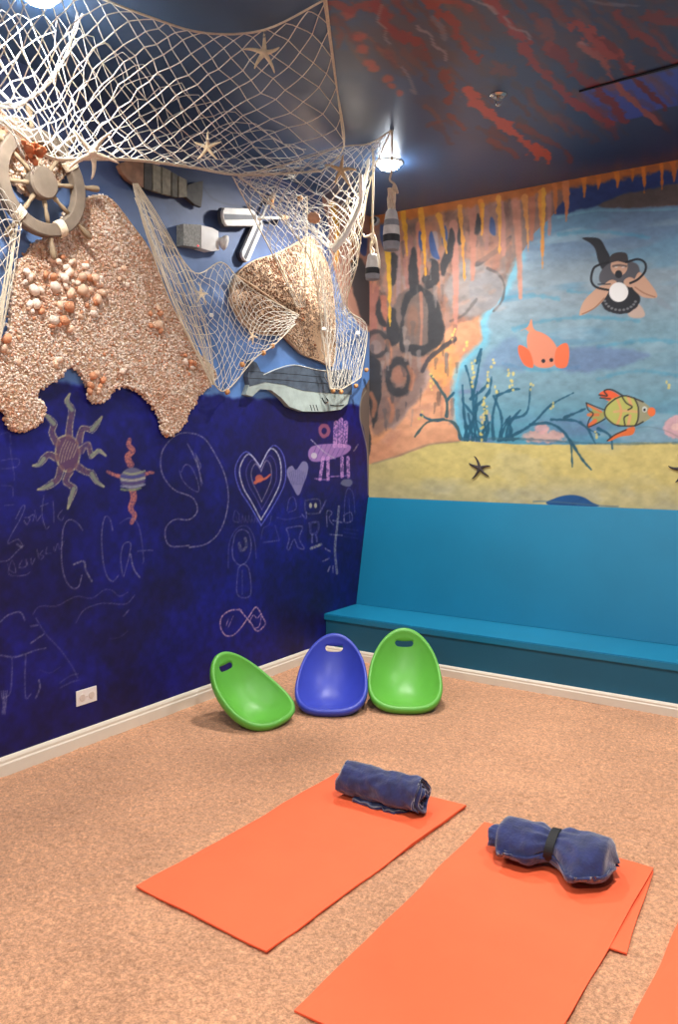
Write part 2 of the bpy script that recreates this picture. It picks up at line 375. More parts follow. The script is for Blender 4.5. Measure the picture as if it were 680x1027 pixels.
    L([(287, 530), (303, 528), (300, 540), (305, 550), (299, 549), (295, 541), (290, 551), (288, 549), (290, 540), (287, 530)], 1.4, dl, .5)
    L([(306, 502), (307, 514), (316, 515), (321, 513), (320, 501), (306, 502)], 1.4, (135, 135, 150), .5); p.ell((311.5, 507), 1.5, 2.6, (200, 200, 170), .85); p.ell((316.5, 507), 1.5, 2.6, (200, 200, 170), .85)
    L([(321, 514), (327, 502)], 1.6, dl, .5); L([(303, 516), (307, 520), (307, 514)], 1.4, dl, .5); L([(310, 525), (319, 524), (318, 534), (312, 535), (311, 525)], 2.4, dl, .4); L([(313, 537), (313, 544)], 2, dl, .5); L([(317, 537), (318, 543)], 2, dl, .5)
    L([(312, 550), (322, 546)], 2.8, (175, 178, 175), .8)
    L([(338, 575), (336, 550), (338, 530), (340, 508)], 2.4, (155, 158, 165), .75, .4); L([(331, 536), (343, 537)], 1.6, ch, .5); L([(334, 522), (343, 524)], 1.6, ch, .5)
    for q in ([(326, 550), (331, 553)], [(324, 563), (330, 560)], [(329, 573), (331, 568)], [(334, 574), (334, 568)]): L(q, 1.6, ch, .6)
    L([(328, 528), (328, 513), (333, 514), (330, 520), (334, 526)], 1.3, ch, .5)
    p.ell((348, 484), 6, 3.8, (140, 145, 165), .7, 1.5, rough=1); L([(345, 524), (346, 500), (349, 490), (354, 495), (356, 515)], 1, dl, .4); L([(351, 524), (350, 500)], 1, dl, .35)
    L([(345, 517), (346, 524), (353, 522), (352, 514), (346, 516)], 1.2, ch, .5)
    for q in range(3): L([(345, 530 + q * 4), (359, 532 + q * 4)], 1, dl, .2)
    # looped fish
    lp = (240, 192, 208)
    L([(242, 612), (232, 612), (223, 618), (221, 628), (226, 637), (234, 637), (242, 629), (250, 618), (257, 609), (264, 620), (266, 626), (258, 633), (251, 624), (240, 611)], 1.4, lp, .8)
    L([(250, 624), (254, 617), (258, 620), (262, 616), (260, 628), (255, 630)], 1.1, lp, .7); L([(227, 627), (229, 621)], 1.1, lp, .6); L([(229, 629), (234, 618)], 1, lp, .5)
    L([(245, 490), (243, 482)], 1, ch, .1)

def paint_mural(p, X, Y):
    n = fbm(X, Y, 3, 21, 5)[:, None]; n2 = fbm(X, Y, 9, 22, 4)[:, None]
    p.C = np.array([136, 103, 90]) / 255 * (1 + (n - .5) * .5) * (1 - sm(n2, .55, .8) * .25)
    og = sm(fbm(X * 1.4, Y * .6, 6, 77, 4), .5, .7); p.mix(slice(None), (190, 118, 82), og * .5)
    p.mix(slice(None), (105, 98, 96), sm(fbm(X * 1.4, Y * .5, 5, 78, 4), .52, .72) * .6)
    rs = random.Random(12)
    for q in range(150):
        x = rs.uniform(368, 520); y = rs.uniform(225, 430); c = rs.choice([(118, 110, 108), (96, 90, 90), (72, 68, 68), (168, 118, 98), (150, 104, 86), (128, 118, 116)])
        p.line([(x, y), (x + rs.uniform(-3, 3), y + 12), (x + rs.uniform(-5, 5), y + rs.uniform(18, 38))], rs.uniform(4, 10), c, .45, 3, .5, rough=2.5, seed=q)
    # orange lower rock
    p.poly([(445, 335), (487, 318), (486, 345), (466, 368), (458, 395), (462, 446), (400, 470), (366, 480), (364, 430), (390, 420), (400, 405), (425, 380)], (196, 140, 106), .95, 6, rough=4)
    p.poly([(398, 425), (425, 400), (450, 400), (455, 440), (400, 455)], (214, 158, 122), .7, 8, rough=3); p.ell((445, 365), 16, 22, (216, 150, 80), .6, 8, rough=3)
    for q in range(50):
        x = rs.uniform(375, 478); y = rs.uniform(350, 445); p.line([(x, y), (x + rs.uniform(6, 16), y - rs.uniform(2, 14))], rs.uniform(4, 9), rs.choice([(222, 166, 128), (196, 130, 96), (180, 140, 122), (214, 150, 96), (168, 120, 100)]), .35, 4, .3, rough=2, seed=q)
    p.poly([(385, 425), (400, 405), (425, 372), (430, 382), (400, 425), (392, 430)], (150, 135, 132), .8, 5, rough=2)
    # water
    wat = [(465, 450), (457, 420), (455, 392), (462, 365), (484, 342), (483, 322), (492, 305), (506, 290), (515, 270), (522, 256), (535, 235), (556, 214), (600, 206), (640, 207), (700, 205), (900, 190), (1500, 100), (1500, 520), (465, 470)]
    p.poly(wat, (112, 146, 160), 1, 1.5, curve=False, rough=2)
    P = catmull(wat, 5, True); idx = np.nonzero(p.U < 1400)[0]; _, _, ins = p._dist(np.array(wat, float), idx, True); W = np.zeros(len(p.U), bool); W[idx] = ins
    def wmix(c, a): p.C = p.C * (1 - (a * W)[:, None]) + np.array(c) / 255 * (a * W)[:, None]
    v = Y
    wmix((72, 144, 168), sm(v, 1.8, 1.4) * .85); wmix((128, 144, 154), sm(v, 2.0, 2.3) * .9); wmix((88, 118, 150), sm(v, 2.42, 2.6) * .7)
    wmix((92, 136, 162), sm(fbm(X * .35, Y * 1.6, 4, 41, 4), .5, .66) * .65)
    wmix((140, 165, 178), sm(fbm(X * .35, Y * 1.8, 4, 43, 4), .56, .72) * .6)
    wmix((100, 105, 150), sm(fbm(X * .4, Y * 1.8, 3.5, 47, 3), .58, .72) * sm(v, 2.0, 1.7) * .6)
    edge = [(465, 436), (458, 418), (456, 392), (463, 366), (486, 342), (485, 322), (494, 305), (508, 290), (517, 270), (524, 256)]
    p.line(edge, 8, (104, 176, 200), .7, 6, rough=2)
    for q in ([(515, 330), (545, 322), (590, 318), (640, 322)], [(570, 292), (600, 294), (612, 287)], [(600, 348), (650, 341), (690, 345)], [(560, 235), (600, 232), (650, 238)], [(505, 365), (540, 371), (580, 368)], [(600, 380), (640, 372), (690, 378)], [(500, 300), (530, 296), (560, 300)]):
        p.line(q, 3, (66, 140, 170), .55, 4, rough=2)
    p.poly([(560, 352), (600, 347), (640, 352), (650, 358), (600, 372), (565, 372)], (90, 108, 150), .6, 6, rough=3)
    p.poly([(500, 345), (520, 340), (525, 372), (495, 370), (480, 395), (475, 380)], (98, 120, 158), .5, 8, rough=3)
    # dark blue gap and brown rock at the top right
    p.poly([(556, 216), (570, 195), (575, 185), (610, 178), (650, 172), (700, 160), (1500, 60), (1500, 180), (690, 203), (640, 206), (600, 206)], (40, 58, 108), 1, 3, rough=2)
    p.poly([(604, 208), (620, 197), (650, 190), (690, 184), (900, 170), (900, 200), (690, 206)], (88, 78, 74), 1, 3, rough=2)
    p.line([(560, 218), (580, 214), (600, 211), (640, 211), (690, 209)], 2.5, (110, 160, 180), .7, 2, rough=1)
    # grey boulders
    p.poly([(447, 290), (462, 262), (478, 262), (490, 270), (500, 275), (508, 285), (500, 300), (488, 312), (470, 318), (455, 312)], (136, 130, 128), .95, 5, rough=2)
    p.ell((487, 291), 17, 20, (128, 126, 128), .95, 3, rough=1.5); p.line([(489, 269), (500, 275), (506, 287), (503, 302), (495, 312)], 2.6, (82, 78, 78), .8, 2, .3, rough=.8)
    for q in range(26):
        x = rs.uniform(448, 500); y = rs.uniform(266, 316); p.line([(x, y), (x + rs.uniform(3, 12), y - rs.uniform(-4, 8))], rs.uniform(3, 6), rs.choice([(150, 144, 142), (104, 98, 98), (134, 122, 116), (160, 130, 116)]), .4, 3, .3, rough=1.5, seed=q)
    p.line([(452, 322), (466, 315), (478, 300)], 3, (80, 76, 76), .6, 2, rough=1)
    p.poly([(475, 264), (490, 254), (512, 236), (509, 247), (494, 257), (480, 267)], (84, 78, 78), .9, 2, rough=1)
    p.poly([(468, 252), (490, 246), (512, 238), (506, 256), (490, 262), (474, 262)], (170, 120, 98), .5, 4, rough=2)
    # pink drips
    for x0, y0, x1, y1, w, c in ((409, 240, 408, 330, 11, (142, 102, 96)), (420, 225, 419, 300, 6, (178, 112, 92)), (436, 235, 437, 270, 6, (150, 138, 140)), (455, 225, 457, 330, 9, (176, 122, 108)),
                                 (473, 205, 474, 280, 9, (176, 118, 100)), (500, 196, 505, 255, 10, (178, 124, 110)), (517, 200, 522, 298, 9, (186, 126, 104)), (532, 190, 533, 240, 9, (176, 108, 80)),
                                 (549, 185, 551, 235, 7, (168, 122, 112)), (398, 235, 399, 330, 7, (140, 118, 118)), (374, 290, 374, 345, 12, (150, 98, 88)), (384, 300, 386, 330, 8, (160, 100, 84)), (487, 205, 488, 250, 8, (150, 112, 104))):
        p.line([(x0, y0), ((x0 + x1) / 2 + 1, (y0 + y1) / 2), (x1, y1)], w, c, .85, 2.5, .6, rough=1)
    p.poly([(400, 296), (421, 285), (436, 294), (444, 320), (440, 345), (421, 360), (402, 350), (396, 325)], (96, 86, 82), .9, 4, rough=3)
    p.poly([(368, 340), (400, 345), (425, 365), (420, 395), (395, 425), (372, 432)], (112, 92, 86), .7, 6, rough=4)
    # dark hollows
    bk = (50, 52, 56)
    for q in ([(453, 229), (456, 248), (445, 276), (441, 264), (446, 250)], [(432, 261), (440, 263), (439, 284), (428, 291), (424, 278)], [(392, 255), (398, 257), (397, 283), (392, 284)],
              [(354, 268), (362, 266), (358, 282), (361, 303), (368, 324), (360, 322), (351, 303)], [(390, 315), (396, 311), (401, 342), (389, 344)], [(412, 250), (418, 254), (419, 290), (411, 294), (409, 275)],
              [(379, 298), (382, 300), (382, 315), (388, 327), (381, 324), (377, 312)], [(460, 214), (464, 216), (463, 242), (459, 244)], [(479, 214), (484, 228), (476, 234)],
              [(405, 296), (414, 289), (421, 286), (424, 290), (412, 300), (406, 320), (405, 345), (410, 352), (400, 350), (402, 320)],
              [(420, 288), (432, 292), (440, 306), (445, 325), (443, 342), (432, 352), (421, 359), (412, 355), (404, 347), (415, 345), (428, 345), (430, 318), (427, 300)],
              [(369, 358), (383, 366), (382, 395), (378, 420), (373, 428), (368, 390)], [(364, 440), (369, 425), (372, 440), (368, 462)]):
        p.poly(q, bk, .92, 2.5, rough=2.4)
    p.ell((400, 378), 11, 16, bk, .9, 3, ring=6, rough=1.5); p.ell((400, 376), 7, 9, (142, 100, 84), .8, 3)
    p.ell((378, 345), 11, 12, bk, .8, 2.5, ring=4.5, rough=1.5); p.ell((377, 348), 6, 7, (128, 112, 108), .8, 2)
    p.line([(456, 340), (442, 350), (430, 360), (424, 372)], 5, (62, 60, 66), .9, 2, .3, rough=1)
    p.line([(422, 294), (423, 320), (422, 345)], 3, (160, 108, 90), .75, 2, rough=1); p.ell((414, 322), 6, 16, (122, 90, 76), .7, 4)
    for x, y in ((372, 395), (390, 400), (388, 342), (410, 368)): p.line([(x, y), (x + 4, y + 10), (x + 2, y + 22)], 4, (180, 116, 86), .6, 3, rough=1)
    for q in range(60):
        x = rs.uniform(372, 460); y = rs.uniform(240, 415); p.line([(x, y), (x + rs.uniform(-2, 2), y + rs.uniform(8, 20))], rs.uniform(2, 5), rs.choice([(140, 128, 124), (84, 80, 80), (176, 120, 96), (60, 60, 64)]), .5, 2, .5, rough=1.5, seed=q)
    # blue gaps
    for q in ([(383, 214), (388, 220), (386, 250), (381, 236)], [(433, 232), (438, 250), (441, 260), (433, 256), (430, 240)], [(446, 226), (449, 236), (446, 248), (443, 240)], [(420, 232), (424, 236), (425, 252), (420, 246)], [(492, 218), (496, 222), (497, 236), (491, 232)], [(498, 205), (503, 210), (500, 222)]):
        p.poly(q, (52, 78, 128), .9, 2)
    # ceiling band of orange, dripping
    top = [(330, 219), (372, 216), (440, 204), (520, 189), (600, 174), (690, 158), (900, 118)]
    p.line([(a, b + 3) for a, b in top], 13, (176, 100, 42), .85, 5, rough=3)
    for x0, y0, x1, y1, w, c in ((404, 214, 408, 256, 6, (196, 142, 46)), (389, 252, 391, 327, 6, (198, 156, 54)), (422, 211, 427, 276, 6.5, (206, 146, 52)), (440, 216, 448, 254, 6.5, (196, 140, 56)), (461, 208, 466, 282, 5.5, (206, 142, 62)),
                                 (482, 202, 484, 233, 6, (206, 128, 46)), (500, 198, 501, 255, 6, (206, 146, 66)), (484, 205, 483, 236, 4, (214, 150, 50)), (526, 198, 530, 252, 6, (206, 140, 76)), (543, 193, 544, 269, 7.5, (212, 138, 58)), (545, 190, 544, 240, 5, (216, 160, 60)),
                                 (567, 183, 568, 222, 8, (196, 120, 74)), (556, 186, 557, 214, 6, (190, 112, 58)), (585, 178, 586, 198, 6, (196, 118, 46)), (600, 175, 600, 190, 6, (190, 110, 44)), (618, 172, 619, 188, 7, (198, 118, 44)), (634, 169, 634, 183, 5, (190, 112, 44)), (645, 167, 646, 193, 5, (204, 118, 44)),
                                 (663, 163, 664, 190, 5, (204, 116, 46)), (675, 162, 676, 182, 7, (196, 112, 50)), (372, 216, 373, 240, 6, (180, 118, 48)), (700, 158, 701, 185, 7, (196, 112, 50)), (725, 152, 726, 176, 7, (196, 112, 50)), (750, 148, 751, 178, 7, (196, 112, 50))):
        p.line([(x0, y0), ((x0 + x1) / 2 + .6, (y0 + y1) / 2), (x1, y1)], w, c, .95, 1.6, .8, rough=1.4)
    # sand
    sand = [(360, 478), (366, 467), (400, 458), (430, 446), (470, 442), (520, 446), (580, 446), (640, 444), (700, 444), (1500, 440), (1500, 620), (360, 560)]
    p.poly(sand, (198, 184, 116), 1, 1.5, curve=False, rough=1)
    idx = np.nonzero(p.V > 430)[0]; _, _, ins = p._dist(np.array(sand, float), idx, True); S = np.zeros(len(p.U), bool); S[idx] = ins
    k = (sm(Y, 1.20, 1.08) * .6 + sm(fbm(X * .5, Y, 7, 61, 4), .48, .68) * .35) * S; p.C = p.C * (1 - k[:, None]) + np.array([176, 172, 138]) / 255 * k[:, None]
    k = sm(X, .5, .0) * S * .5; p.C = p.C * (1 - k[:, None]) + np.array([176, 164, 120]) / 255 * k[:, None]
    p.line([(374, 465), (400, 457), (430, 446), (460, 443)], 2, (120, 116, 100), .5, 2)
    p.poly([(548, 505), (556, 500), (566, 497), (576, 496.5), (586, 499), (594, 504), (600, 508), (570, 512)], (34, 84, 138), 1, 1.2); p.line([(535, 503), (552, 503), (600, 507), (620, 508)], 1.6, (80, 110, 130), .6)
    p.ell((545, 438), 20, 6, (200, 160, 150), .9, 3, rough=3); p.ell((678, 428), 12, 11, (204, 160, 164), .9, 2, rough=2.5); p.ell((678, 428), 5, 4, (226, 190, 180), .8, 2, rough=1); p.ell((543, 429), 7, 6, (206, 160, 160), .85, 3, rough=2)
    p.ell((487, 419), 6, 6, (160, 150, 150), .6, 2, rough=2)
    # sea plants
    pc = (28, 80, 104)
    br = [[(469, 441), (475, 417), (473, 388), (467, 367)], [(462, 440), (457, 426), (445, 421), (428, 424), (416, 438)], [(445, 421), (432, 421), (422, 416)], [(448, 418), (448, 402), (440, 388), (432, 376)], [(448, 402), (455, 394)],
          [(483, 440), (487, 420), (486, 408)], [(472, 400), (485, 390), (490, 382)], [(476, 409), (490, 394), (493, 378)], [(478, 364), (482, 350)], [(474, 400), (478, 380), (483, 350)], [(495, 440), (494, 418), (500, 392)], [(501, 441), (510, 422), (528, 414), (532, 388)], [(498, 397), (513, 391), (521, 390)],
          [(500, 442), (516, 436), (534, 425), (553, 406), (575, 394)], [(532, 426), (553, 425), (571, 441), (574, 468)], [(571, 441), (585, 462), (593, 471)], [(553, 421), (577, 422), (590, 430), (601, 436)], [(566, 419), (587, 410)], [(480, 440), (470, 430), (466, 420)], [(505, 441), (520, 440)], [(590, 430), (597, 445)], [(600, 430), (612, 437), (614, 450)]]
    for q in range(14):
        x = rs.uniform(466, 520); h = rs.uniform(15, 55); br.append([(x, 441), (x + rs.uniform(-6, 6), 441 - h * .5), (x + rs.uniform(-10, 12), 441 - h)])
    for b in br: p.line(b, 3.2, pc, .9, 1.4, .45, rough=.9)
    for b in (br[3], br[1]): p.line(b, 1.8, (98, 92, 70), .5, 1)
    p.line([(464, 441), (500, 440), (540, 441), (600, 445), (690, 444)], 2.2, (60, 96, 110), .6, 2, rough=1)
    for x, y0, y1 in ((475, 362, 388), (467, 342, 352), (433, 376, 392), (490, 374, 386), (513, 374, 392), (533, 384, 392), (498, 388, 396), (484, 404, 440), (422, 414, 420), (487, 400, 420), (511, 372, 380), (494, 362, 370), (670, 382, 390), (455, 330, 340), (599, 432, 440), (553, 404, 410)):
        for q in range(int((y1 - y0) / 3) + 1): p.ell((x + rs.uniform(-2.2, 2.2), y0 + q * 3 + rs.uniform(-1.5, 1.5)), rs.uniform(.9, 1.6), rs.uniform(1, 2), (206, 186, 104), .75, 1.2)
    st_ = (fbm(p.U, p.V * 1.5, .12, 91, 4) - .5)[:, None]; p.C = p.C * (1 + st_ * .22)
    # plain orange fish
    of = (204, 128, 100)
    p.poly([(534, 336), (527, 330), (522, 332), (529, 328), (533, 320), (535, 329), (540, 334)], (206, 130, 96), .95, 1)
    p.poly([(529, 336), (537, 332), (548, 336), (556, 344), (560, 354), (556, 366), (546, 369), (536, 366), (530, 354)], of, 1, 1)
    p.poly([(531, 352), (521, 346), (520, 354), (526, 366), (535, 368)], (210, 96, 60), 1, 1); p.poly([(558, 350), (568, 344), (571, 354), (568, 368), (557, 367)], (214, 104, 66), 1, 1)
    p.ell((545, 362), 2, 2, (30, 30, 40), .95, .8); p.ell((553, 361), 2, 2, (30, 30, 40), .95, .8)
    # tropical fish
    bl = (46, 44, 44)
    p.poly([(588, 405), (602, 413), (606, 412), (606, 419), (592, 428), (594, 420), (589, 416), (594, 411)], (150, 150, 88), 1, 1); p.line([(589, 406), (603, 413)], 2.2, (212, 112, 64), .9); p.line([(591, 427), (597, 422)], 4, (212, 100, 60), .9); p.line([(590, 416), (600, 416)], 3, (200, 110, 70), .9)
    p.line([(588, 404), (590, 411), (595, 415), (591, 421), (590, 428), (600, 424), (607, 420)], 1.3, bl, .9); p.line([(588, 404), (598, 408), (606, 411)], 1.2, bl, .9)
    p.poly([(601, 396), (605, 392), (613, 392), (622, 397), (628, 401), (615, 403), (608, 401)], (220, 92, 54), 1, 1); p.line([(601, 396), (609, 397), (606, 392), (614, 391), (628, 399)], 1.6, bl, .95); p.line([(602, 399), (612, 400)], 1.5, bl, .9)
    p.poly([(609, 442), (616, 436), (624, 432), (634, 428), (637, 430), (634, 436), (622, 438), (613, 442)], (214, 108, 56), 1, 1); p.line([(609, 442), (617, 436), (628, 431)], 1.4, bl, .9)
    p.poly([(606, 414), (609, 405), (616, 399), (626, 397), (640, 401), (650, 408), (655, 414), (651, 420), (640, 426), (628, 428), (614, 425), (608, 420)], (172, 176, 96), 1, 1)
    p.poly([(638, 400), (648, 405), (655, 412), (655, 417), (646, 423), (638, 426), (641, 413)], (146, 146, 116), 1, 1); p.ell((653.5, 413), 4, 4.5, (222, 110, 60), 1, 1)
    p.line([(616, 413), (626, 412), (639, 413)], 2.6, (202, 160, 110), .9); p.line([(619, 400), (623, 413), (619, 426)], 2.4, (210, 150, 100), .9); p.line([(630, 398), (633, 406)], 3, (214, 150, 110), .8); p.line([(632, 417), (630, 427)], 3, (214, 150, 110), .8)
    for q in ([(617, 400), (608, 408), (607, 417), (615, 425), (622, 427)], [(624, 398), (628, 404), (634, 408), (630, 411)], [(636, 399), (640, 408), (640, 420), (637, 427)], [(630, 416), (626, 419), (627, 427)], [(617, 400), (628, 397), (645, 403)], [(620, 427), (636, 427), (645, 423)]): p.line(q, 1.5, bl, .9)
    p.ell((646.5, 410.5), 2.6, 3, (190, 196, 190), 1, .8); p.ell((646.5, 411), 1.2, 1.4, (30, 30, 40), 1, .7)
    p.line([(637, 430), (650, 428), (668, 432), (680, 438)], 1, (90, 110, 110), .4, 1.5)
    # diver
    tan = (186, 148, 124)
    p.poly([(655, 295), (665, 300), (675, 310), (668, 310), (658, 303)], (120, 130, 140), .5, 3)
    p.poly([(630, 300), (642, 306), (647, 316), (640, 319), (630, 316)], (190, 160, 142), .85, 2)
    p.poly([(584, 239), (592, 238), (602, 240), (608, 250), (612, 258), (613, 268), (605, 271), (600, 262), (597, 250), (592, 244)], (36, 38, 44), 1, 1)
    p.poly([(601, 277), (605, 269), (614, 263), (630, 262), (640, 266), (641, 277), (632, 284), (615, 286), (603, 284)], (78, 78, 84), 1, 1.5)
    p.ell((622, 300), 20, 15, (34, 36, 42), 1, 1.2, rough=.8)
    for q in range(11):
        a = .3 + q * .26; p.ell((622 + 16 * math.cos(a), 299 + 12 * math.sin(a)), 1.5, 1.2, (120, 122, 126), .8, .9)
    p.poly([(581, 315), (585, 303), (594, 293), (604, 286), (611, 290), (604, 303), (592, 312), (584, 316)], tan, 1, 1); p.poly([(641, 273), (648, 279), (657, 291), (659, 298), (652, 299), (643, 297), (634, 288), (636, 281)], tan, 1, 1)
    p.line([(584, 315), (596, 309), (606, 299)], 1.4, (130, 92, 74), .7); p.line([(657, 298), (646, 294), (637, 288)], 1.4, (130, 92, 74), .7)
    p.poly([(606, 286), (612, 281), (618, 282), (618, 288), (611, 291)], tan, 1, 1); p.poly([(626, 281), (632, 278), (638, 282), (634, 288), (627, 286)], tan, 1, 1)
    p.ell((621, 267), 8.5, 9.5, tan, 1, 1); p.poly([(612, 263), (613, 256), (620, 253), (628, 254), (630, 260), (629, 264), (620, 262)], (52, 48, 50), 1, 1); p.line([(615, 267), (621, 266), (628, 267)], 2.4, (96, 84, 80), .9); p.ell((620.5, 275), 3.6, 4, (30, 32, 38), 1, 1); p.line([(617, 268), (619, 268)], 1, (220, 215, 210), .7); p.line([(624, 268), (626, 268)], 1, (220, 215, 210), .7)
    p.line([(611, 291), (598, 288), (593, 281), (595, 270), (600, 266), (610, 263)], 2.2, (26, 28, 34), 1, 1); p.line([(628, 263), (640, 260), (647, 264), (647, 272), (640, 280), (632, 284)], 2.2, (26, 28, 34), 1, 1)
    p.ell((620.5, 293), 9.6, 9.8, (222, 222, 220), 1, 1); p.line([(612, 285), (600, 285)], 1.4, (40, 40, 46), .8)

def paint_ceiling(p, X, Y):
    n = fbm(X, Y, 1.2, 51, 4)[:, None]
    p.C = np.array([54, 80, 114]) / 255 * (1 + (n - .5) * .35)
    k = sm(X, 1.2, 2.6)[:, None]; p.C = p.C * (1 - k) + np.array([50, 60, 92]) / 255 * k
    k = sm(fbm(X * 2, Y, 2.5, 53, 5), .5, .7) * sm(X, .9, 1.4) * sm(-Y, .75, 1.1) * .55; p.mix(slice(None), (104, 66, 62), k)
    p.poly([(580, 96), (612, 123), (640, 118), (662, 109), (690, 104), (760, 90), (760, 55), (690, 66), (656, 74), (583, 90)], (64, 84, 176), .95, 1.5, curve=False)
    R = [([(349, 14), (361, 37), (364, 50), (370, 63), (374, 69), (389, 79), (393, 86), (401, 93)], 0, 0, (168, 88, 62)),
         ([(335, 20), (341, 32), (338, 45)], 9, .5, (116, 62, 50)), ([(330, 4), (350, 8), (375, 6), (392, 16)], 10, .7, (128, 58, 42)), ([(378, 4), (384, 18), (395, 32), (412, 40), (424, 44)], 11, .75, (122, 40, 34)),
         ([(424, -4), (440, 12), (456, 24), (460, 36), (468, 48), (480, 60)], 10, .8, (124, 42, 34)), ([(395, 0), (405, 12), (415, 20)], 8, .6, (120, 44, 36)), ([(415, 52), (428, 58), (434, 66)], 8, .5, (104, 56, 52)),
         ([(440, 0), (460, 2), (470, 8)], 8, .8, (132, 54, 40)), ([(445, 75), (450, 85), (455, 95), (448, 102)], 9, .7, (120, 58, 50)), ([(450, 116), (458, 122), (465, 130)], 6, .6, (124, 60, 50)),
         ([(489, -2), (506, 18), (515, 32), (533, 40)], 9, .85, (134, 50, 42)), ([(524, 47), (539, 68), (556, 82), (571, 100), (592, 112), (611, 124)], 9, .8, (132, 56, 50)),
         ([(550, 47), (565, 56), (577, 73), (598, 88), (624, 118)], 13, .75, (112, 44, 46)), ([(577, 24), (592, 32), (603, 47), (621, 56), (630, 70)], 14, .8, (136, 72, 62)), ([(598, 38), (618, 50), (627, 68), (645, 88), (667, 108)], 7, .9, (100, 36, 38)),
         ([(581, 44), (603, 59), (612, 76), (633, 100), (662, 125)], 7, .8, (140, 100, 94)), ([(618, 15), (633, 32), (656, 44), (668, 56), (682, 64)], 8, .7, (118, 54, 48)), ([(650, 18), (680, 22), (710, 20)], 13, .7, (108, 46, 40)), ([(556, 4), (562, 14), (575, 22)], 10, .6, (112, 54, 46)),
         ([(470, 94), (480, 104), (498, 120), (512, 130), (533, 148), (548, 156)], 13, .85, (172, 88, 72)), ([(490, 140), (505, 148), (520, 158)], 6, .5, (130, 66, 56)), ([(528, 90), (540, 108), (560, 122), (575, 134)], 6, .5, (110, 62, 58)),
         ([(520, 126), (545, 138), (568, 152), (572, 162)], 6, .6, (118, 60, 56)), ([(545, 26), (552, 38), (548, 46)], 14, .4, (136, 78, 62)), ([(498, 70), (512, 72)], 14, .4, (128, 74, 62)), ([(480, 44), (492, 48)], 14, .3, (120, 70, 60)), ([(600, 108), (612, 128), (620, 138)], 9, .45, (118, 60, 58)),
         ([(560, 118), (580, 132), (600, 140)], 9, .3, (118, 66, 60)), ([(455, 0), (475, 14), (490, 30)], 10, .4, (110, 60, 52)), ([(700, 40), (740, 60), (780, 62)], 14, .6, (118, 54, 48)), ([(430, 125), (445, 121)], 5, .4, (120, 60, 50))]
    rs = random.Random(5)
    for q in range(150):
        x = rs.uniform(335, 720); y = rs.uniform(-30, 135)
        if y > 130 - (x < 420) * 70: continue
        c = rs.choice([(128, 50, 40), (112, 44, 38), (140, 74, 54), (104, 60, 54), (122, 70, 58)]); L = rs.uniform(8, 30)
        p.line([(x, y), (x + L * .4, y + L * .3 + rs.uniform(-3, 3)), (x + L * .75, y + L * .75 + rs.uniform(-3, 3)), (x + L, y + L)], rs.uniform(3, 9), c, rs.uniform(.3, .65), 3, .6, rough=3, seed=q)
    for pts, w, a, c in R:
        c = tuple(min(255, v * k) for v, k in zip(c, (1.12, .86, .80))); a = min(1, a * 1.25)
        if w == 0:
            for q, (x, y) in enumerate(pts): p.ell((x, y), 7 - q * .45, 5 - q * .3, c, .8, 3, rough=2.5, seed=q)
        else: p.line(pts, w, c, a, 2, .35, rough=w * .6, seed=int(w * 7 + pts[0][0]))
    for pts, w, a in (([(383, 5), (379, 21), (387, 29), (386, 37), (391, 44)], 2.2, .6), ([(403, 67), (410, 77), (414, 87), (417, 94), (412, 90)], 2.4, .6), ([(419, 26), (421, 30), (431, 34), (436, 46), (446, 52), (447, 60)], 2.6, .75), ([(434, 18), (442, 26), (446, 38)], 6, .4),
                      ([(474, 0), (484, 4), (492, 7), (497, 14)], 2.2, .7), ([(486, 4), (494, 8), (499, 13)], 2.5, .5), ([(506, 16), (512, 26), (518, 30), (527, 32), (532, 39)], 2.4, .7), ([(590, 0), (605, 4), (625, 6)], 2.5, .4), ([(610, 3), (640, 6)], 2, .35), ([(582, 43), (590, 45)], 3, .4)):
        p.line(pts, w, (160, 150, 152), a, 1.2, rough=.5)

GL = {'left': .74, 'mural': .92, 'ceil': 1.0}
m_left = attr_mat('chalkboard_paint', .55, .15, 40, .35); m_mural = attr_mat('mural_paint', .6, .2, 60, .3); m_ceil = attr_mat('ceiling_paint', .32, .15, 25, .5)
zs_l = rng2(0, ZC, .0045)
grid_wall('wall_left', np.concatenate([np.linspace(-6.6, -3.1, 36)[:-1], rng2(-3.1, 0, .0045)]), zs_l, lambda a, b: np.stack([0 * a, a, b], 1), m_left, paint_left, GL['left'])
grid_wall('wall_back', np.concatenate([rng2(0, 2.2, .0045), np.linspace(2.2, 4.6, 30)[1:]]), np.concatenate([np.linspace(0, .95, 8)[:-1], rng2(.95, ZC, .0045)]), lambda a, b: np.stack([a, 0 * a, b], 1), m_mural, paint_mural, GL['mural'])
grid_wall('ceiling', np.concatenate([rng2(0, 2.9, .009), np.linspace(2.9, 4.6, 12)[1:]]), np.concatenate([np.linspace(-6.6, -3.3, 24)[:-1], rng2(-3.3, 0, .009)]), lambda a, b: np.stack([a, b, 0 * a + ZC], 1), m_ceil, paint_ceiling, GL['ceil'])

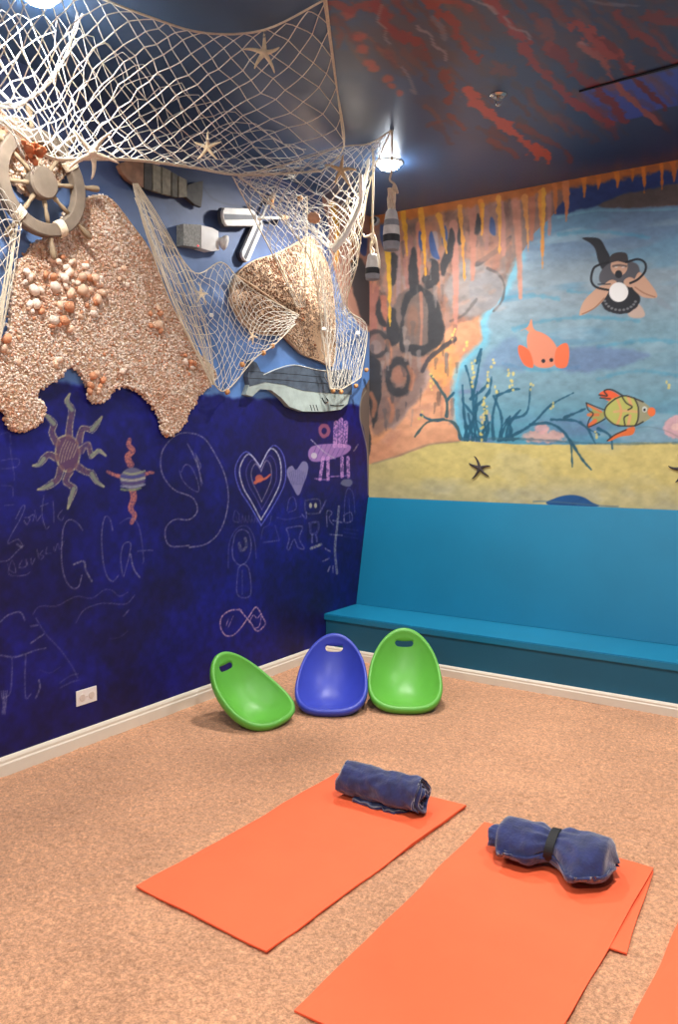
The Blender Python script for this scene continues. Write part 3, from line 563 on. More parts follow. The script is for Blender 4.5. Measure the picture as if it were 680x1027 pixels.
# ------------------------------------------------------------------ room shell
m_dark = mat('plain_wall_paint', (92, 100, 128), .7, .06, 3)
struct(box('wall_right', (4.6, -6.6, 0), (4.7, 0, ZC), m_dark)); struct(box('wall_front', (0, -6.7, 0), (4.6, -6.6, ZC), m_dark))
def paint_floor():
    xs = np.concatenate([rng2(0, 3.9, .009), np.linspace(3.9, 4.6, 12)[1:]]); ys = np.concatenate([np.linspace(-6.6, -4.1, 30)[:-1], rng2(-4.1, -.5, .009), np.linspace(-.5, 0, 5)[1:]])
    X, Y = np.meshgrid(xs, ys); x = X.ravel(); y = Y.ravel()
    h = RNG.random(len(x)) * .005 + fbm(x, y, 22, 3, 3) * .008 - .0065
    n = fbm(x, y, 4, 9, 4); c = np.array([196, 145, 110]) / 255 * (1 + (n - .5)[:, None] * .14)
    n0, n1 = len(xs), len(ys); i = np.arange(n1 - 1)[:, None] * n0; j = np.arange(n0 - 1)[None, :]
    q = np.stack([i + j, i + j + 1, i + n0 + j + 1, i + n0 + j], -1).reshape(-1, 4)
    m = attr_mat('carpet_pile', .95, .6, 260, .1, .004)
    nt = m.node_tree; bs = nt.nodes['Principled BSDF']; at = [q for q in nt.nodes if q.bl_idname == 'ShaderNodeAttribute'][0]; tc = nt.nodes.new('ShaderNodeTexCoord'); prev = at.outputs['Color']
    for sc, lo, hi in ((42, .80, 1.17), (95, .70, 1.28), (260, .74, 1.26)):
        nz = nt.nodes.new('ShaderNodeTexNoise'); nz.inputs['Scale'].default_value = sc; nz.inputs['Detail'].default_value = 3; nt.links.new(tc.outputs['Object'], nz.inputs['Vector'])
        mr = nt.nodes.new('ShaderNodeMapRange'); mr.inputs['From Min'].default_value = .3; mr.inputs['From Max'].default_value = .7; mr.inputs['To Min'].default_value = lo; mr.inputs['To Max'].default_value = hi; nt.links.new(nz.outputs['Fac'], mr.inputs['Value'])
        mx = nt.nodes.new('ShaderNodeVectorMath'); mx.operation = 'SCALE'; nt.links.new(prev, mx.inputs[0]); nt.links.new(mr.outputs['Result'], mx.inputs['Scale']); prev = mx.outputs['Vector']
    nt.links.new(prev, bs.inputs['Base Color'])
    m.node_tree.nodes['Principled BSDF'].inputs['Sheen Weight'].default_value = .15
    return struct(mesh_obj('floor', np.stack([x, y, h], 1), q, m, None, False, np.clip(lin(np.clip(c, 0, 1)), 0, .95)))
paint_floor()
m_trim = mat('cream_trim_paint', (226, 216, 198), .45, .03, 6)
def baseboard(name, a, b, out, h):
    prof = [(0, 0), (.016, 0), (.016, h * .62), (.012, h * .70), (.012, h * .84), (.008, h * .95), (.005, h), (0, h)]
    a = Vector(a); b = Vector(b); o = Vector(out)
    V = [a + o * p + Vector((0, 0, q)) for p, q in prof] + [b + o * p + Vector((0, 0, q)) for p, q in prof]; n = len(prof)
    F = [(i, i + 1, n + i + 1, n + i) for i in range(n - 1)] + [tuple(range(n))[::-1], tuple(range(n, 2 * n))]
    return struct(mesh_obj(name, V, F, m_trim))
baseboard('baseboard_left', (0, -6.6, 0), (0, -.540, 0), (1, 0, 0), .082)
baseboard('baseboard_back', (0, -.539, 0), (4.6, -.539, 0), (0, -1, 0), .068)
baseboard('baseboard_right', (4.6, -.6, 0), (4.6, -6.6, 0), (-1, 0, 0), .082)
m_gap = mat('dark_reveal', (22, 22, 28), .8)
# narrow dark slot of the hatch in the ceiling
a = onZ(581, 91, ZC); b = onZ(700, 58.5, ZC); d = (b - a).normalized(); s = Vector((d.y, -d.x, 0))
bmx = bmesh.new(); vs = [a + s * .004, b + s * .009, b - s * .009, a - s * .004]
lo = [bmx.verts.new(v - Vector((0, 0, .006))) for v in vs]; hi = [bmx.verts.new(v) for v in vs]
bmx.faces.new(lo); bmx.faces.new(hi[::-1])
for i in range(4): bmx.faces.new((lo[i], hi[i], hi[(i + 1) % 4], lo[(i + 1) % 4]))
struct(bm_obj('trim_1', bmx, m_gap))

# ------------------------------------------------------------------ bench
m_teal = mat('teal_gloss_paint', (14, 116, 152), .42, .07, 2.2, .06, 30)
m_tealb = mat('teal_paint_shaded', (18, 96, 126), .6, .07, 2.2)  # bench teal darkened for the base: shade under the seat put into the colour
bench = empty('bench', (2.3, -.3, 0), 'long teal built-in bench with reclined back below the underwater mural', 'bench')
def quadprism(name, prof, m, bev=.004):
    bm = bmesh.new(); A = [bm.verts.new((.001, y, z)) for y, z in prof]; B = [bm.verts.new((4.598, y, z)) for y, z in prof]; n = len(prof)
    bm.faces.new(A); bm.faces.new(B[::-1])
    for i in range(n): bm.faces.new((A[i], B[i], B[(i + 1) % n], A[(i + 1) % n]))
    bmesh.ops.bevel(bm, geom=[e for e in bm.edges if abs(e.verts[0].co.x - e.verts[1].co.x) > 1], offset=bev, segments=2, affect='EDGES')
    return bm_obj(name, bm, m, bench)
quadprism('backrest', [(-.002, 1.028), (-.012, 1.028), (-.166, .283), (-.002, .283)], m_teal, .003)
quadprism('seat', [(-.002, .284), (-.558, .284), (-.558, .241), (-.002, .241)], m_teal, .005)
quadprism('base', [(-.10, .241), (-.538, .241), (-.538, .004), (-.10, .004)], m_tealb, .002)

# ------------------------------------------------------------------ rocker seats
def rocker_mesh(name, m):
    nr, na = 15, 56; L, W, D = .285, .214, .118
    def outl(a):
        sx, cy = math.sin(a), math.cos(a)        # cy=+1 top (handle end), -1 bottom
        w = W * (.93 - .16 * cy) ; ln = L
        ex = 2.35 - .25 * cy
        r = (abs(sx) ** ex + abs(cy) ** ex) ** (-1 / ex)
        return Vector((w * sx * r, ln * cy * r, 0))
    def P(r, a, off):
        o = outl(a) * r; v = o.y / L
        d = D * (1 - r ** 2.3) * (1.0 - .22 * v)
        curl = .045 * v * v                        # ends sweep forward a little
        return Vector((o.x, o.y, -d + curl - off))
    bm = bmesh.new(); rings = []
    def ring(f): rings.append([bm.verts.new(f(2 * PI * k / na)) for k in range(na)])
    c0 = bm.verts.new(P(0, 0, 0))
    for i in range(1, nr + 1): ring(lambda a, i=i: P(i / nr * .95, a, 0))
    for dr, dz in ((.965, .004), (.985, .009), (1.02, .011), (1.055, .008), (1.075, -.004), (1.07, -.026), (1.04, -.040), (.99, -.040), (.965, -.032)):
        ring(lambda a, dr=dr, dz=dz: P(.955, a, 0) + outl(a) * (dr - .955) + Vector((0, 0, dz)))
    for i in range(nr - 1, 0, -1): ring(lambda a, i=i: P(i / nr * .94, a, .013))
    c1 = bm.verts.new(P(0, 0, .013))
    for k in range(na):
        bm.faces.new((c0, rings[0][k], rings[0][(k + 1) % na])); bm.faces.new((c1, rings[-1][(k + 1) % na], rings[-1][k]))
        for i in range(len(rings) - 1): bm.faces.new((rings[i][k], rings[i + 1][k], rings[i + 1][(k + 1) % na], rings[i][(k + 1) % na]))
    bmesh.ops.recalc_face_normals(bm, faces=bm.faces)
    me = bpy.data.meshes.new(name); bm.to_mesh(me); bm.free(); o = bpy.data.objects.new('tmp', me); COL.objects.link(o)
    cb = bmesh.new(); cp = [(s * .040 + .0165 * math.cos(t), .222 + .0165 * math.sin(t)) for s, t0 in ((1, -PI / 2), (-1, PI / 2)) for t in [t0 + PI * k / 8 for k in range(9)]]
    ca_ = [cb.verts.new((x, y, -.2)) for x, y in cp]; cz_ = [cb.verts.new((x, y, .2)) for x, y in cp]; cb.faces.new(ca_); cb.faces.new(cz_[::-1])
    for k in range(len(cp)): cb.faces.new((ca_[k], cz_[k], cz_[(k + 1) % len(cp)], ca_[(k + 1) % len(cp)]))
    bmesh.ops.recalc_face_normals(cb, faces=cb.faces)
    cm = bpy.data.meshes.new('cut'); cb.to_mesh(cm); cb.free(); co = bpy.data.objects.new('cut', cm); COL.objects.link(co)
    md = o.modifiers.new('b', 'BOOLEAN'); md.object = co; md.operation = 'DIFFERENCE'; md.solver = 'EXACT'
    dg = bpy.context.evaluated_depsgraph_get(); dg.update(); nm = bpy.data.meshes.new_from_object(o.evaluated_get(dg)); nm.name = name
    bpy.data.objects.remove(o); bpy.data.objects.remove(co)
    nm.materials.clear(); nm.materials.append(m); nm.polygons.foreach_set('use_smooth', np.ones(len(nm.polygons), bool)); nm.set_sharp_from_angle(angle=math.radians(50))
    return nm
def plastic(n, rgb): return mat(n, rgb, .42, .05, 8, .10, 500, dist=.001)
m_gr = plastic('green_plastic', (96, 172, 62)); m_bl = plastic('blue_plastic', (54, 68, 176))
me_g = rocker_mesh('rocker_seat', m_gr); me_b = me_g.copy(); me_b.materials.clear(); me_b.materials.append(m_bl)
def place_rocker(me, px, py, tilt, roll, yaw, sc, label):
    """tilt: recline from upright; roll: spin in its own plane; (px,py): centre of the seat in the picture"""
    o = bpy.data.objects.new('rocker_seat', me); COL.objects.link(o); tag(o, label, 'floor rocker seat', 'plastic scoop rocker seats')
    R = Matrix.Rotation(yaw, 4, 'Z') @ Matrix.Rotation(PI / 2 - tilt, 4, 'X') @ Matrix.Rotation(roll, 4, 'Z') @ Matrix.Scale(sc, 4)
    co = [R @ v.co for v in me.vertices]; zmin = min(c.z for c in co)
    g = onZ(px, py, -zmin); o.matrix_world = Matrix.Translation((g.x, g.y, -zmin + .001)) @ R
    return o
R_ = math.radians
place_rocker(me_g, 250, 692, R_(55), R_(12), R_(76), .83, 'green plastic scoop seat tipped sideways, closest to the electrical outlet')
place_rocker(me_b, 333, 677, R_(55), R_(2), R_(28), .89, 'royal blue plastic scoop seat standing between the two green ones')
place_rocker(me_g, 406, 673, R_(54), R_(-1), R_(32), .92, 'upright green plastic scoop seat leaning in front of the teal bench')

# ------------------------------------------------------------------ exercise mats
m_mat = mat('orange_foam', (250, 104, 60), .75, .03, 5, .25, 700, dist=.0008)
def sheet(name, c, z, th, parent, seed, curl=0, low=0):
    nx, ny = 34, 18; V = []; a, b, cc, d = [Vector(q) for q in c]
    for j in range(ny + 1):
        for i in range(nx + 1):
            u, v = i / nx, j / ny; p = (a * (1 - u) + b * u) * (1 - v) + (d * (1 - u) + cc * u) * v
            e = min(u, 1 - u, v, 1 - v)
            w = (mnoise.noise(Vector((p.x * 4 + seed, p.y * 4, 0)))) * .0025 + (mnoise.noise(Vector((p.x * 9 + seed, p.y * 9, 3))) ) * (.003 if e < .03 else 0)
            side = mnoise.noise(Vector((p.x * 5, p.y * 5, seed))) * .006 if e == 0 else 0
            zz = z - low * (1 - float(sm(1 - v if False else (v), .56, .66)))
            V.append((p.x + side, p.y + side, zz + w + .002))
    N = len(V); V2 = V + [(x, y, q + th) for x, y, q in V]; F = []
    W = nx + 1
    for j in range(ny):
        for i in range(nx):
            k = j * W + i; F.append((k, k + W, k + W + 1, k + 1)); F.append((N + k, N + k + 1, N + k + W + 1, N + k + W))
    def sd(k, l): F.append((k, l, N + l, N + k))
    for i in range(nx): sd(i, i + 1); sd(ny * W + i + 1, ny * W + i)
    for j in range(ny): sd((j + 1) * W, j * W); sd(j * W + nx, (j + 1) * W + nx)
    return mesh_obj(name, V2, F, m_mat, parent)
def mat_obj(c, c2, label):
    ctr = sum((Vector(q) for q in c), Vector()) / 4
    e = empty('exercise_mat', (ctr.x, ctr.y, 0), label, 'mat', 'folded orange exercise mats')
    A, B, C3, D = [Vector(q) for q in c2]; sheet('folded_layer', [D.lerp(A, .43), C3.lerp(B, .43), C3, D], .002, .005, e, 2.1); sheet('top_layer', c, .0095, .006, e, 5.3, low=.0062)
    a, b = Vector(c[3]), Vector(c[2]); pts = [a.lerp(b, t) + Vector((0, 0, .0095)) for t in np.linspace(0.01, .99, 20)]
    for q in pts: q.z = .0095
    tube_obj('fold', [[tuple(q) for q in pts]], .0062, m_mat, e, 8)
zt = .014
q1 = [onZ(137, 888, zt), onZ(266, 953, zt), onZ(467, 808, zt), onZ(338, 776, zt)]
mat_obj(q1, [q1[0] + Vector((.01, .01, 0)), q1[1] + Vector((-.005, .01, 0)), q1[2] + Vector((-.002, .012, 0)), q1[3] + Vector((.0, -.006, 0))], 'folded orange foam mat beside the blue wall side, with the loose blanket roll')
nl, fl, fr = onZ(296, 1011, zt), onZ(487, 825, zt), onZ(655, 871, zt); nr_ = nl + (fr - fl) + Vector((-.02, 0, 0))
mat_obj([nl, nr_, fr, fl], [nl + Vector((.01, .01, 0)), nr_ + Vector((.10, .02, 0)), fr + Vector((.004, -.002, 0)), fl + Vector((.01, -.01, 0))], 'middle folded orange foam mat carrying the blanket tied with a black strap')
a0 = onZ(680, 927, zt); b0 = onZ(632, 1027, zt); dv = (b0 - a0).normalized(); sd_ = Vector((dv.y * -1, dv.x, 0)); f0 = a0 - dv * .24; n0_ = f0 + dv * 1.19
if sd_.x < 0: sd_ = -sd_
q3 = [n0_, n0_ + sd_ * .57, f0 + sd_ * .57, f0]
mat_obj(q3, [q3[0] + Vector((.01, .01, 0)), q3[1] + Vector((-.01, .01, 0)), q3[2] + Vector((-.01, -.01, 0)), q3[3] + Vector((.01, -.01, 0))], 'empty orange foam mat cut off by the lower right corner')

# ------------------------------------------------------------------ blankets
m_blk = mat('navy_fleece', (25, 37, 88), .9, .35, 26, .5, 120, sheen=.6, dist=.004)
m_blk2 = mat('navy_fleece_dark', (28, 42, 92), .9, .3, 26, .5, 120, sheen=.5, dist=.004)
m_strap = mat('black_elastic', (16, 16, 18), .7, .1, 60, .3, 300)
def roll_mesh(L, rad, squash, turns, seed, pinch=None, thick=.011, fl=.0, droop=0.0, end=225, close=0):
    ph = math.radians(end) - turns * 2 * PI
    nL, nT = 74, 190; V = []; F = []
    for side in (0, 1):
        for i in range(nL + 1):
            x = (i / nL - .5) * L
            for k in range(nT + 1):
                t = k / nT; r0 = .014 + (rad - .014) * t
                a = t * turns * 2 * PI
                fz = (.25 + .75 * t); cx_, sx_ = math.cos(a + ph), math.sin(a + ph)
                wob = 1 + fz * (.16 * mnoise.noise(Vector((x * 11, cx_ * 1.1 + seed, sx_ * 1.1))) + .11 * mnoise.noise(Vector((x * 26 + seed, cx_ * 2.4, sx_ * 2.4))) + .05 * abs(mnoise.noise(Vector((x * 55 + seed, cx_ * 5, sx_ * 5 + seed)))))
                r = r0 * wob - side * thick * .8
                if t > .985: r -= .006
                y = r * math.cos(a + ph); z = r * math.sin(a + ph)
                if close and x > L / 2 - close: q = math.sqrt(max(.04, 1 - ((x - L / 2 + close) / close) ** 2)); y *= q; z = z * q - (1 - q) * rad * .35
                ex = 0.012 * math.sin(a * .8 + seed) * (1 if x > 0 else -1) * (abs(x) > L * .49) + .006 * math.sin(a * 3 + seed) * (abs(x) > L * .47)
                if pinch is not None:
                    g = math.exp(-((x - pinch) / .035) ** 2); q = 1 - .30 * g; y *= q; z *= q
                    y *= 1 + droop * abs(x - pinch) * 2
                z *= squash
                if close:
                    fr = max(0, -y / rad); y -= rad * fr * (.30 * math.exp(-((x + .085) / .045) ** 2) + .62 * math.exp(-((x - .085) / .05) ** 2)); z -= rad * .25 * fr * fr * (1 if z > 0 else .2)
                    gg = math.exp(-((x + .02) / .09) ** 2); z += .004 * gg * math.sin(13 * (a + ph)) * fz; y += .003 * gg * math.cos(17 * (a + ph)) * fz
                V.append((x + ex, y, z))
    W = nT + 1; N = (nL + 1) * W
    for i in range(nL):
        for k in range(nT):
            a = i * W + k; F.append((a, a + 1, a + W + 1, a + W)); F.append((N + a, N + a + W, N + a + W + 1, N + a + 1))
    for k in range(nT):
        for i in (0, nL):
            a = i * W + k; F.append((a, N + a, N + a + 1, a + 1) if i == 0 else (a, a + 1, N + a + 1, N + a))
    for i in range(nL):
        for k in (0, nT):
            a = i * W + k; F.append((a, a + W, N + a + W, N + a) if k == 0 else (a, N + a, N + a + W, a + W))
    return np.array(V), np.array(F)
def place_roll(V, pa, pb, z0, off=(0, 0, 0)):
    """the roll's axis runs between the floor points below picture points pa and pb"""
    A = onZ(*pa, z0); B = onZ(*pb, z0); c = (A + B) / 2; d = B - A; ang = math.atan2(d.y, d.x)
    zl = V[:, 2].min(); ca, sa = math.cos(ang), math.sin(ang)
    zz = V[:, 2] - zl + .0195
    return np.stack([c.x + V[:, 0] * ca - V[:, 1] * sa, c.y + V[:, 0] * sa + V[:, 1] * ca, zz], 1), c, ang
V, F = roll_mesh(.345, .071, .98, 3.62, 1.0)
Vw, c, ang = place_roll(V, (352, 781), (419, 799), .08)
b1 = empty('blanket', (c.x, c.y, .016), 'loosely rolled navy fleece blanket without a strap, frayed flap below', 'blanket')
mesh_obj('roll', Vw, F, m_blk, b1, True)
# flap of the last turn lying on the mat in front
def flap(pts_top, par, seed, w=.05, name='flap'):
    P = catmull([tuple(p) for p in pts_top], 8); n = len(P); V = []; F = []; m = 9
    d = (Vector(P[-1]) - Vector(P[0])).normalized(); s = Vector((d.y, -d.x, 0))
    for i, p in enumerate(P):
        ww = w * (.55 + .45 * math.sin(PI * min(1, i / n + .12))) * (1 + .25 * mnoise.noise(Vector((i * .6, seed, 0))))
        for j in range(m):
            t = j / (m - 1); z = .030 + .030 * (1 - t) ** 2 + .008 * mnoise.noise(Vector((i * .5, j * .6, seed))) + .004 * math.sin(i * 1.7)
            V.append((p[0] + s.x * ww * t, p[1] + s.y * ww * t, z))
    N = len(V); V += [(x, y, max(z - .009, .0195)) for x, y, z in V]
    for i in range(n - 1):
        for j in range(m - 1):
            a = i * m + j; F.append((a, a + 1, a + m + 1, a + m)); F.append((N + a, N + a + m, N + a + m + 1, N + a + 1))
    for i in range(n - 1):
        for j in (0, m - 1): a = i * m + j; F.append((a, a + m, N + a + m, N + a))
    for j in range(m - 1):
        for i in (0, n - 1): a = i * m + j; F.append((a, a + 1, N + a + 1, N + a))
    return mesh_obj(name, V, F, m_blk2, par, True)
flap([onZ(358, 798, .02), onZ(385, 804, .02), onZ(405, 809, .02), onZ(420, 808, .02)], b1, 3.0, .078)
# small white label at the end of the roll
la = onZ(421, 795, .095)
box('care_label', (-.012, -.002, -.008), (.012, .002, .008), mat('white_label', (220, 222, 228), .6), b1, .001, Matrix.Translation(la) @ Matrix.Rotation(.4, 4, 'Z') @ Matrix.Rotation(.3, 4, 'Y'))
V, F = roll_mesh(.350, .088, .72, 3.3, 6.0, pinch=-.02, thick=.013, droop=.7, end=262, close=.025)
Vw, c, ang = place_roll(V, (516, 842), (608, 864), .07)
b2 = empty('blanket', (c.x, c.y, .016), 'plump navy fleece blanket bundled tight by a black strap around its middle', 'blanket')
mesh_obj('roll', Vw, F, m_blk, b2, True)
V, F = roll_mesh(.07, .048, .8, 2.4, 9.0); ca, sa = math.cos(ang), math.sin(ang)
V[:, 0] -= .188; V[:, 1] += .012; V[:, 2] += .0
mesh_obj('inner_fold', np.stack([c.x + V[:, 0] * ca - V[:, 1] * sa, c.y + V[:, 0] * sa + V[:, 1] * ca, V[:, 2] - V[:, 2].min() + .032], 1), F, m_blk2, b2, True)
zc_ = .0195 + .088 * .72 * 1.03
loop = []
for k in range(41):
    a = 2 * PI * k / 40; y = .072 * math.cos(a); z = .051 * math.sin(a); x = -.02 + .006 * math.sin(a)
    loop.append((x, y, z))
V = []; F = []
for k, (x, y, z) in enumerate(loop):
    for dx, s in ((-.014, 1), (.014, 1), (.014, .95), (-.014, .95)):
        xx, yy, zz = x + dx, y * s, z * s
        V.append((c.x + xx * ca - yy * sa, c.y + xx * sa + yy * ca, zz + zc_ - .002))
for k in range(40):
    for j in range(4): a = k * 4 + j; b = k * 4 + (j + 1) % 4; F.append((a, b, b + 4, a + 4))
mesh_obj('strap', V, F, m_strap, b2)

# ------------------------------------------------------------------ outlet
ou = empty('electrical_outlet', tuple(onL(86, 699, 0)), 'white double outlet plate on its side low on the blue wall', 'outlet')
m_wp = mat('white_plastic', (235, 228, 220), .4); m_slot = mat('slot_dark', (40, 36, 34), .6); m_rec = mat('outlet_face', (214, 200, 188), .45)
o1 = onL(76, 692, 0); o2 = onL(97, 706, 0); oc = onL(86.3, 698, 0)
box('plate', (0, oc.y - .058, oc.z - .036), (.006, oc.y + .058, oc.z + .036), m_wp, ou, .002)
for s in (-1, 1):
    f = lathe('socket', [(.016, 0), (.0165, .002), (.015, .0028)], axisM((.006, oc.y + s * .026, oc.z), (1, 0, 0)), m_rec, ou, 20, False)
    for dz, hh in ((-.006, .0035), (.006, .0035)):
        box('slot', (.0085, oc.y + s * .026 - hh, oc.z + dz - .001), (.0093, oc.y + s * .026 + hh, oc.z + dz + .001), m_slot, f)
lathe('screw', [(.003, 0), (.003, .001), (.002, .0015)], axisM((.006, oc.y, oc.z), (1, 0, 0)), m_rec, ou, 10)

# ------------------------------------------------------------------ shell covered cut-outs
m_chip = attr_mat('shell_chips', .8, .2, 220, .2, .001); m_board = mat('tan_board_edge', (196, 164, 132), .8, .12, 12)
def inside(P, x, y):
    r = np.zeros(len(x), bool); n = len(P)
    for i in range(n):
        a, b = P[i], P[(i + 1) % n]
        with np.errstate(all='ignore'): c = ((a[1] > y) != (b[1] > y)) & (x < (b[0] - a[0]) * (y - a[1]) / (b[1] - a[1] + 1e-12) + a[0])
        r ^= c
    return r
phi = (1 + 5 ** .5) / 2
ICV = np.array([(-1, phi, 0), (1, phi, 0), (-1, -phi, 0), (1, -phi, 0), (0, -1, phi), (0, 1, phi), (0, -1, -phi), (0, 1, -phi), (phi, 0, -1), (phi, 0, 1), (-phi, 0, -1), (-phi, 0, 1)]) / 1.9
ICF = np.array([(0, 11, 5), (0, 5, 1), (0, 1, 7), (0, 7, 10), (0, 10, 11), (1, 5, 9), (5, 11, 4), (11, 10, 2), (10, 7, 6), (7, 1, 8), (3, 9, 4), (3, 4, 2), (3, 2, 6), (3, 6, 8), (3, 8, 9), (4, 9, 5), (2, 4, 11), (6, 2, 10), (8, 6, 7), (9, 8, 1)])
def chips(name, pos, size, cols, parent, m=None, stuff=True, flat=.6, smooth=False):
    n = len(pos); q = RNG.normal(size=(n, 4)); q /= np.linalg.norm(q, axis=1)[:, None]; w, x, y, z = q.T
    R = np.stack([1 - 2 * (y * y + z * z), 2 * (x * y - z * w), 2 * (x * z + y * w), 2 * (x * y + z * w), 1 - 2 * (x * x + z * z), 2 * (y * z - x * w), 2 * (x * z - y * w), 2 * (y * z + x * w), 1 - 2 * (x * x + y * y)], -1).reshape(n, 3, 3)
    T = ICV[None] * (1 + RNG.normal(size=(n, 12, 1)) * .12) * (RNG.uniform(.55, 1.15, size=(n, 1, 3)))
    T = np.einsum('nij,nkj->nki', R, T); T[:, :, 0] *= flat
    V = (T * size[:, None, None] + pos[:, None, :]).reshape(-1, 3)
    F = (ICF[None] + np.arange(n)[:, None, None] * 12).reshape(-1, 3)
    o = mesh_obj(name, V, F, m or m_chip, parent, smooth, np.repeat(lin(np.clip(cols, 0, 1)), 12, axis=0))
    if stuff: o['kind'] = 'stuff'
    return o
PAL = np.array([(236, 216, 198), (226, 200, 178), (214, 172, 146), (200, 138, 102), (240, 228, 212), (172, 140, 112), (226, 204, 182)]) / 255
def pick(n, w): return PAL[RNG.choice(len(PAL), n, p=np.array(w) / sum(w))] * RNG.uniform(.86, 1.08, size=(n, 1))
def shell_panel(name, outline, th, n, smin, smax, label, cat, zone, parts, off0=.004, dome=0, rim=True):
    P3 = [onL(x, y, off0) for x, y in outline]; P2 = np.array([(p.y, p.z) for p in P3]); c = P2.mean(0)
    e = empty(name, (off0, c[0], c[1]), label, cat)
    P2s = catmull(P2, 4, True); prism('board', [(off0, a, b) for a, b in P2s], (1, 0, 0), th, m_board, e)
    if rim:
        tube_obj('rim', [np.array([(off0 + th, a, b) for a, b in (np.vstack([P2s, P2s[:1]]) if rim is True else P2s[rim[0]:rim[1]])])], .006, m_board, e, 6)
    lo, hi = P2s.min(0), P2s.max(0); k = n * 4; x = RNG.uniform(lo[0], hi[0], k); y = RNG.uniform(lo[1], hi[1], k); ok = inside(P2s, x, y)
    x, y = x[ok][:n], y[ok][:n]; n = len(x); sz = RNG.uniform(smin, smax, n) ** 1
    r = np.sqrt(((x - c[0]) / (hi[0] - lo[0]) * 2) ** 2 + ((y - c[1]) / (hi[1] - lo[1]) * 2) ** 2)
    X = off0 + th + RNG.uniform(0, smax * .5, n) + dome * np.clip(1 - r * r, 0, 1)
    if dome: prismd(e, P2s, c, off0 + th, dome)
    if not dome:
        k = len(P2s) * 7; ii = RNG.integers(0, len(P2s), k); tt = RNG.random((k, 1)); ep = P2s[ii] * (1 - tt) + P2s[(ii + 1) % len(P2s)] * tt + RNG.normal(size=(k, 2)) * .004
        x = np.concatenate([x, ep[:, 0]]); y = np.concatenate([y, ep[:, 1]]); X = np.concatenate([X, off0 + th * RNG.random(k)]); sz = np.concatenate([sz, RNG.uniform(smin * 1.3, smax * 1.35, k)]); n += k
    P = np.stack([X, x, y], 1); chips('shell_crust', P, sz, zone(P, n), e)
    # stones big enough to tell apart
    for (px, py, rr, pal) in parts:
        q = onL(px, py, off0 + th + rr * .5 + dome * .6); s = np.array([rr]); o = chips('stone', np.array([tuple(q)]), s, (np.array([pal]) / 255), e, stuff=False, flat=.8)
    return e
def prismd(e, P2s, c, x0, dome):
    V = [(x0 + dome, c[0], c[1])]; F = []; n = len(P2s); m = 6
    for j in range(1, m + 1):
        for a, b in P2s: t = j / m; V.append((x0 + dome * (1 - t * t), c[0] + (a - c[0]) * t, c[1] + (b - c[1]) * t))
    for k in range(n):
        F.append((0, 1 + k, 1 + (k + 1) % n))
        for j in range(m - 1): a = 1 + j * n; F.append((a + k, a + n + k, a + n + (k + 1) % n, a + (k + 1) % n))
    mesh_obj('body', V, F, m_board, e, True)
mount = [(81, 203), (90, 199), (102, 198), (112, 205), (120, 215), (132, 231), (145, 249), (156, 274), (166, 302), (178, 324), (190, 348), (205, 364), (214, 376), (207, 388), (196, 396), (193, 405), (186, 413), (184, 422), (176, 432), (168, 437), (161, 432), (160, 422), (155, 412),
         (145, 400), (134, 391), (120, 387), (112, 390), (104, 400), (96, 403), (88, 400), (88, 390), (82, 380), (76, 370), (68, 366), (62, 372), (52, 382), (36, 391), (33, 400), (41, 406), (42, 414), (36, 424), (27, 430), (14, 431), (6, 424), (2, 412), (-12, 412), (-30, 425), (-60, 420), (-80, 340), (-30, 345), (4, 340), (9, 300), (16, 268), (30, 250), (38, 243), (50, 236), (58, 225), (68, 212)]
def zone_m(P, n):
    c = pick(n, [5, 5, 2.6, .9, 2.5, 1.2, 5]); f = fbm(P[:, 1], P[:, 2], 7, 71, 3); k = sm(f, .5, .68)[:, None] * .75
    return c * (1 - k) + pick(n, [1, 3, 5, 3, .5, 3, 1]) * k
st = []
rr = random.Random(3)
def clump(cx, cy, rx, ry, n, s0, s1, pals):
    for _ in range(n):
        a = rr.random() * 2 * PI; q = rr.random() ** .5; p = rr.choice(pals); st.append((cx + rx * q * math.cos(a), cy + ry * q * math.sin(a), rr.uniform(s0, s1) * 1.15, (lambda k: tuple(min(255, v * k) for v in p))(rr.uniform(.9, 1.05))))
wh, orr, pk_ = (238, 218, 198), (214, 152, 114), (228, 192, 162)
clump(62, 292, 42, 40, 66, .009, .025, [wh, wh, orr, pk_, pk_]); clump(90, 285, 14, 16, 8, .015, .024, [wh, pk_, orr]); clump(158, 322, 8, 16, 9, .013, .022, [orr, pk_]); clump(190, 364, 8, 12, 9, .013, .022, [orr, orr, wh])
clump(96, 385, 9, 12, 9, .013, .02, [orr, pk_]); clump(120, 270, 12, 30, 6, .01, .016, [pk_, wh]); clump(60, 362, 8, 5, 4, .012, .018, [wh, pk_]); clump(12, 350, 12, 20, 5, .012, .02, [pk_, orr]); clump(125, 372, 6, 5, 3, .012, .016, [wh])
shell_panel('shell_covered_mountain', mount, .022, 15000, .004, .0085, 'tall jagged mountain cut-out crusted with tan and orange shells, below the ship wheel', 'wall decoration', zone_m, st, rim=(0, 46))
st = []
clump(10, 150, 14, 12, 8, .012, .02, [pk_, orr])
shell_panel('shell_covered_mound', [(-50, 60), (-20, 90), (4, 118), (14, 122), (22, 128), (34, 140), (46, 152), (68, 158), (64, 172), (52, 186), (34, 196), (18, 190), (8, 176), (-4, 180), (-40, 200), (-60, 180)], .02, 1700, .005, .0105, 'smaller shell-crusted board showing through the spokes behind the ship wheel', 'wall decoration', zone_m, st)
manta = [(308, 238), (300, 241), (290, 247), (272, 256), (255, 261), (243, 268), (234, 278), (230, 292), (230, 305), (236, 315), (242, 325), (255, 334), (271, 335), (281, 337), (292, 347), (302, 356), (318, 362), (330, 367), (333, 352), (333, 325), (331, 295), (326, 268), (318, 250), (313, 241)]
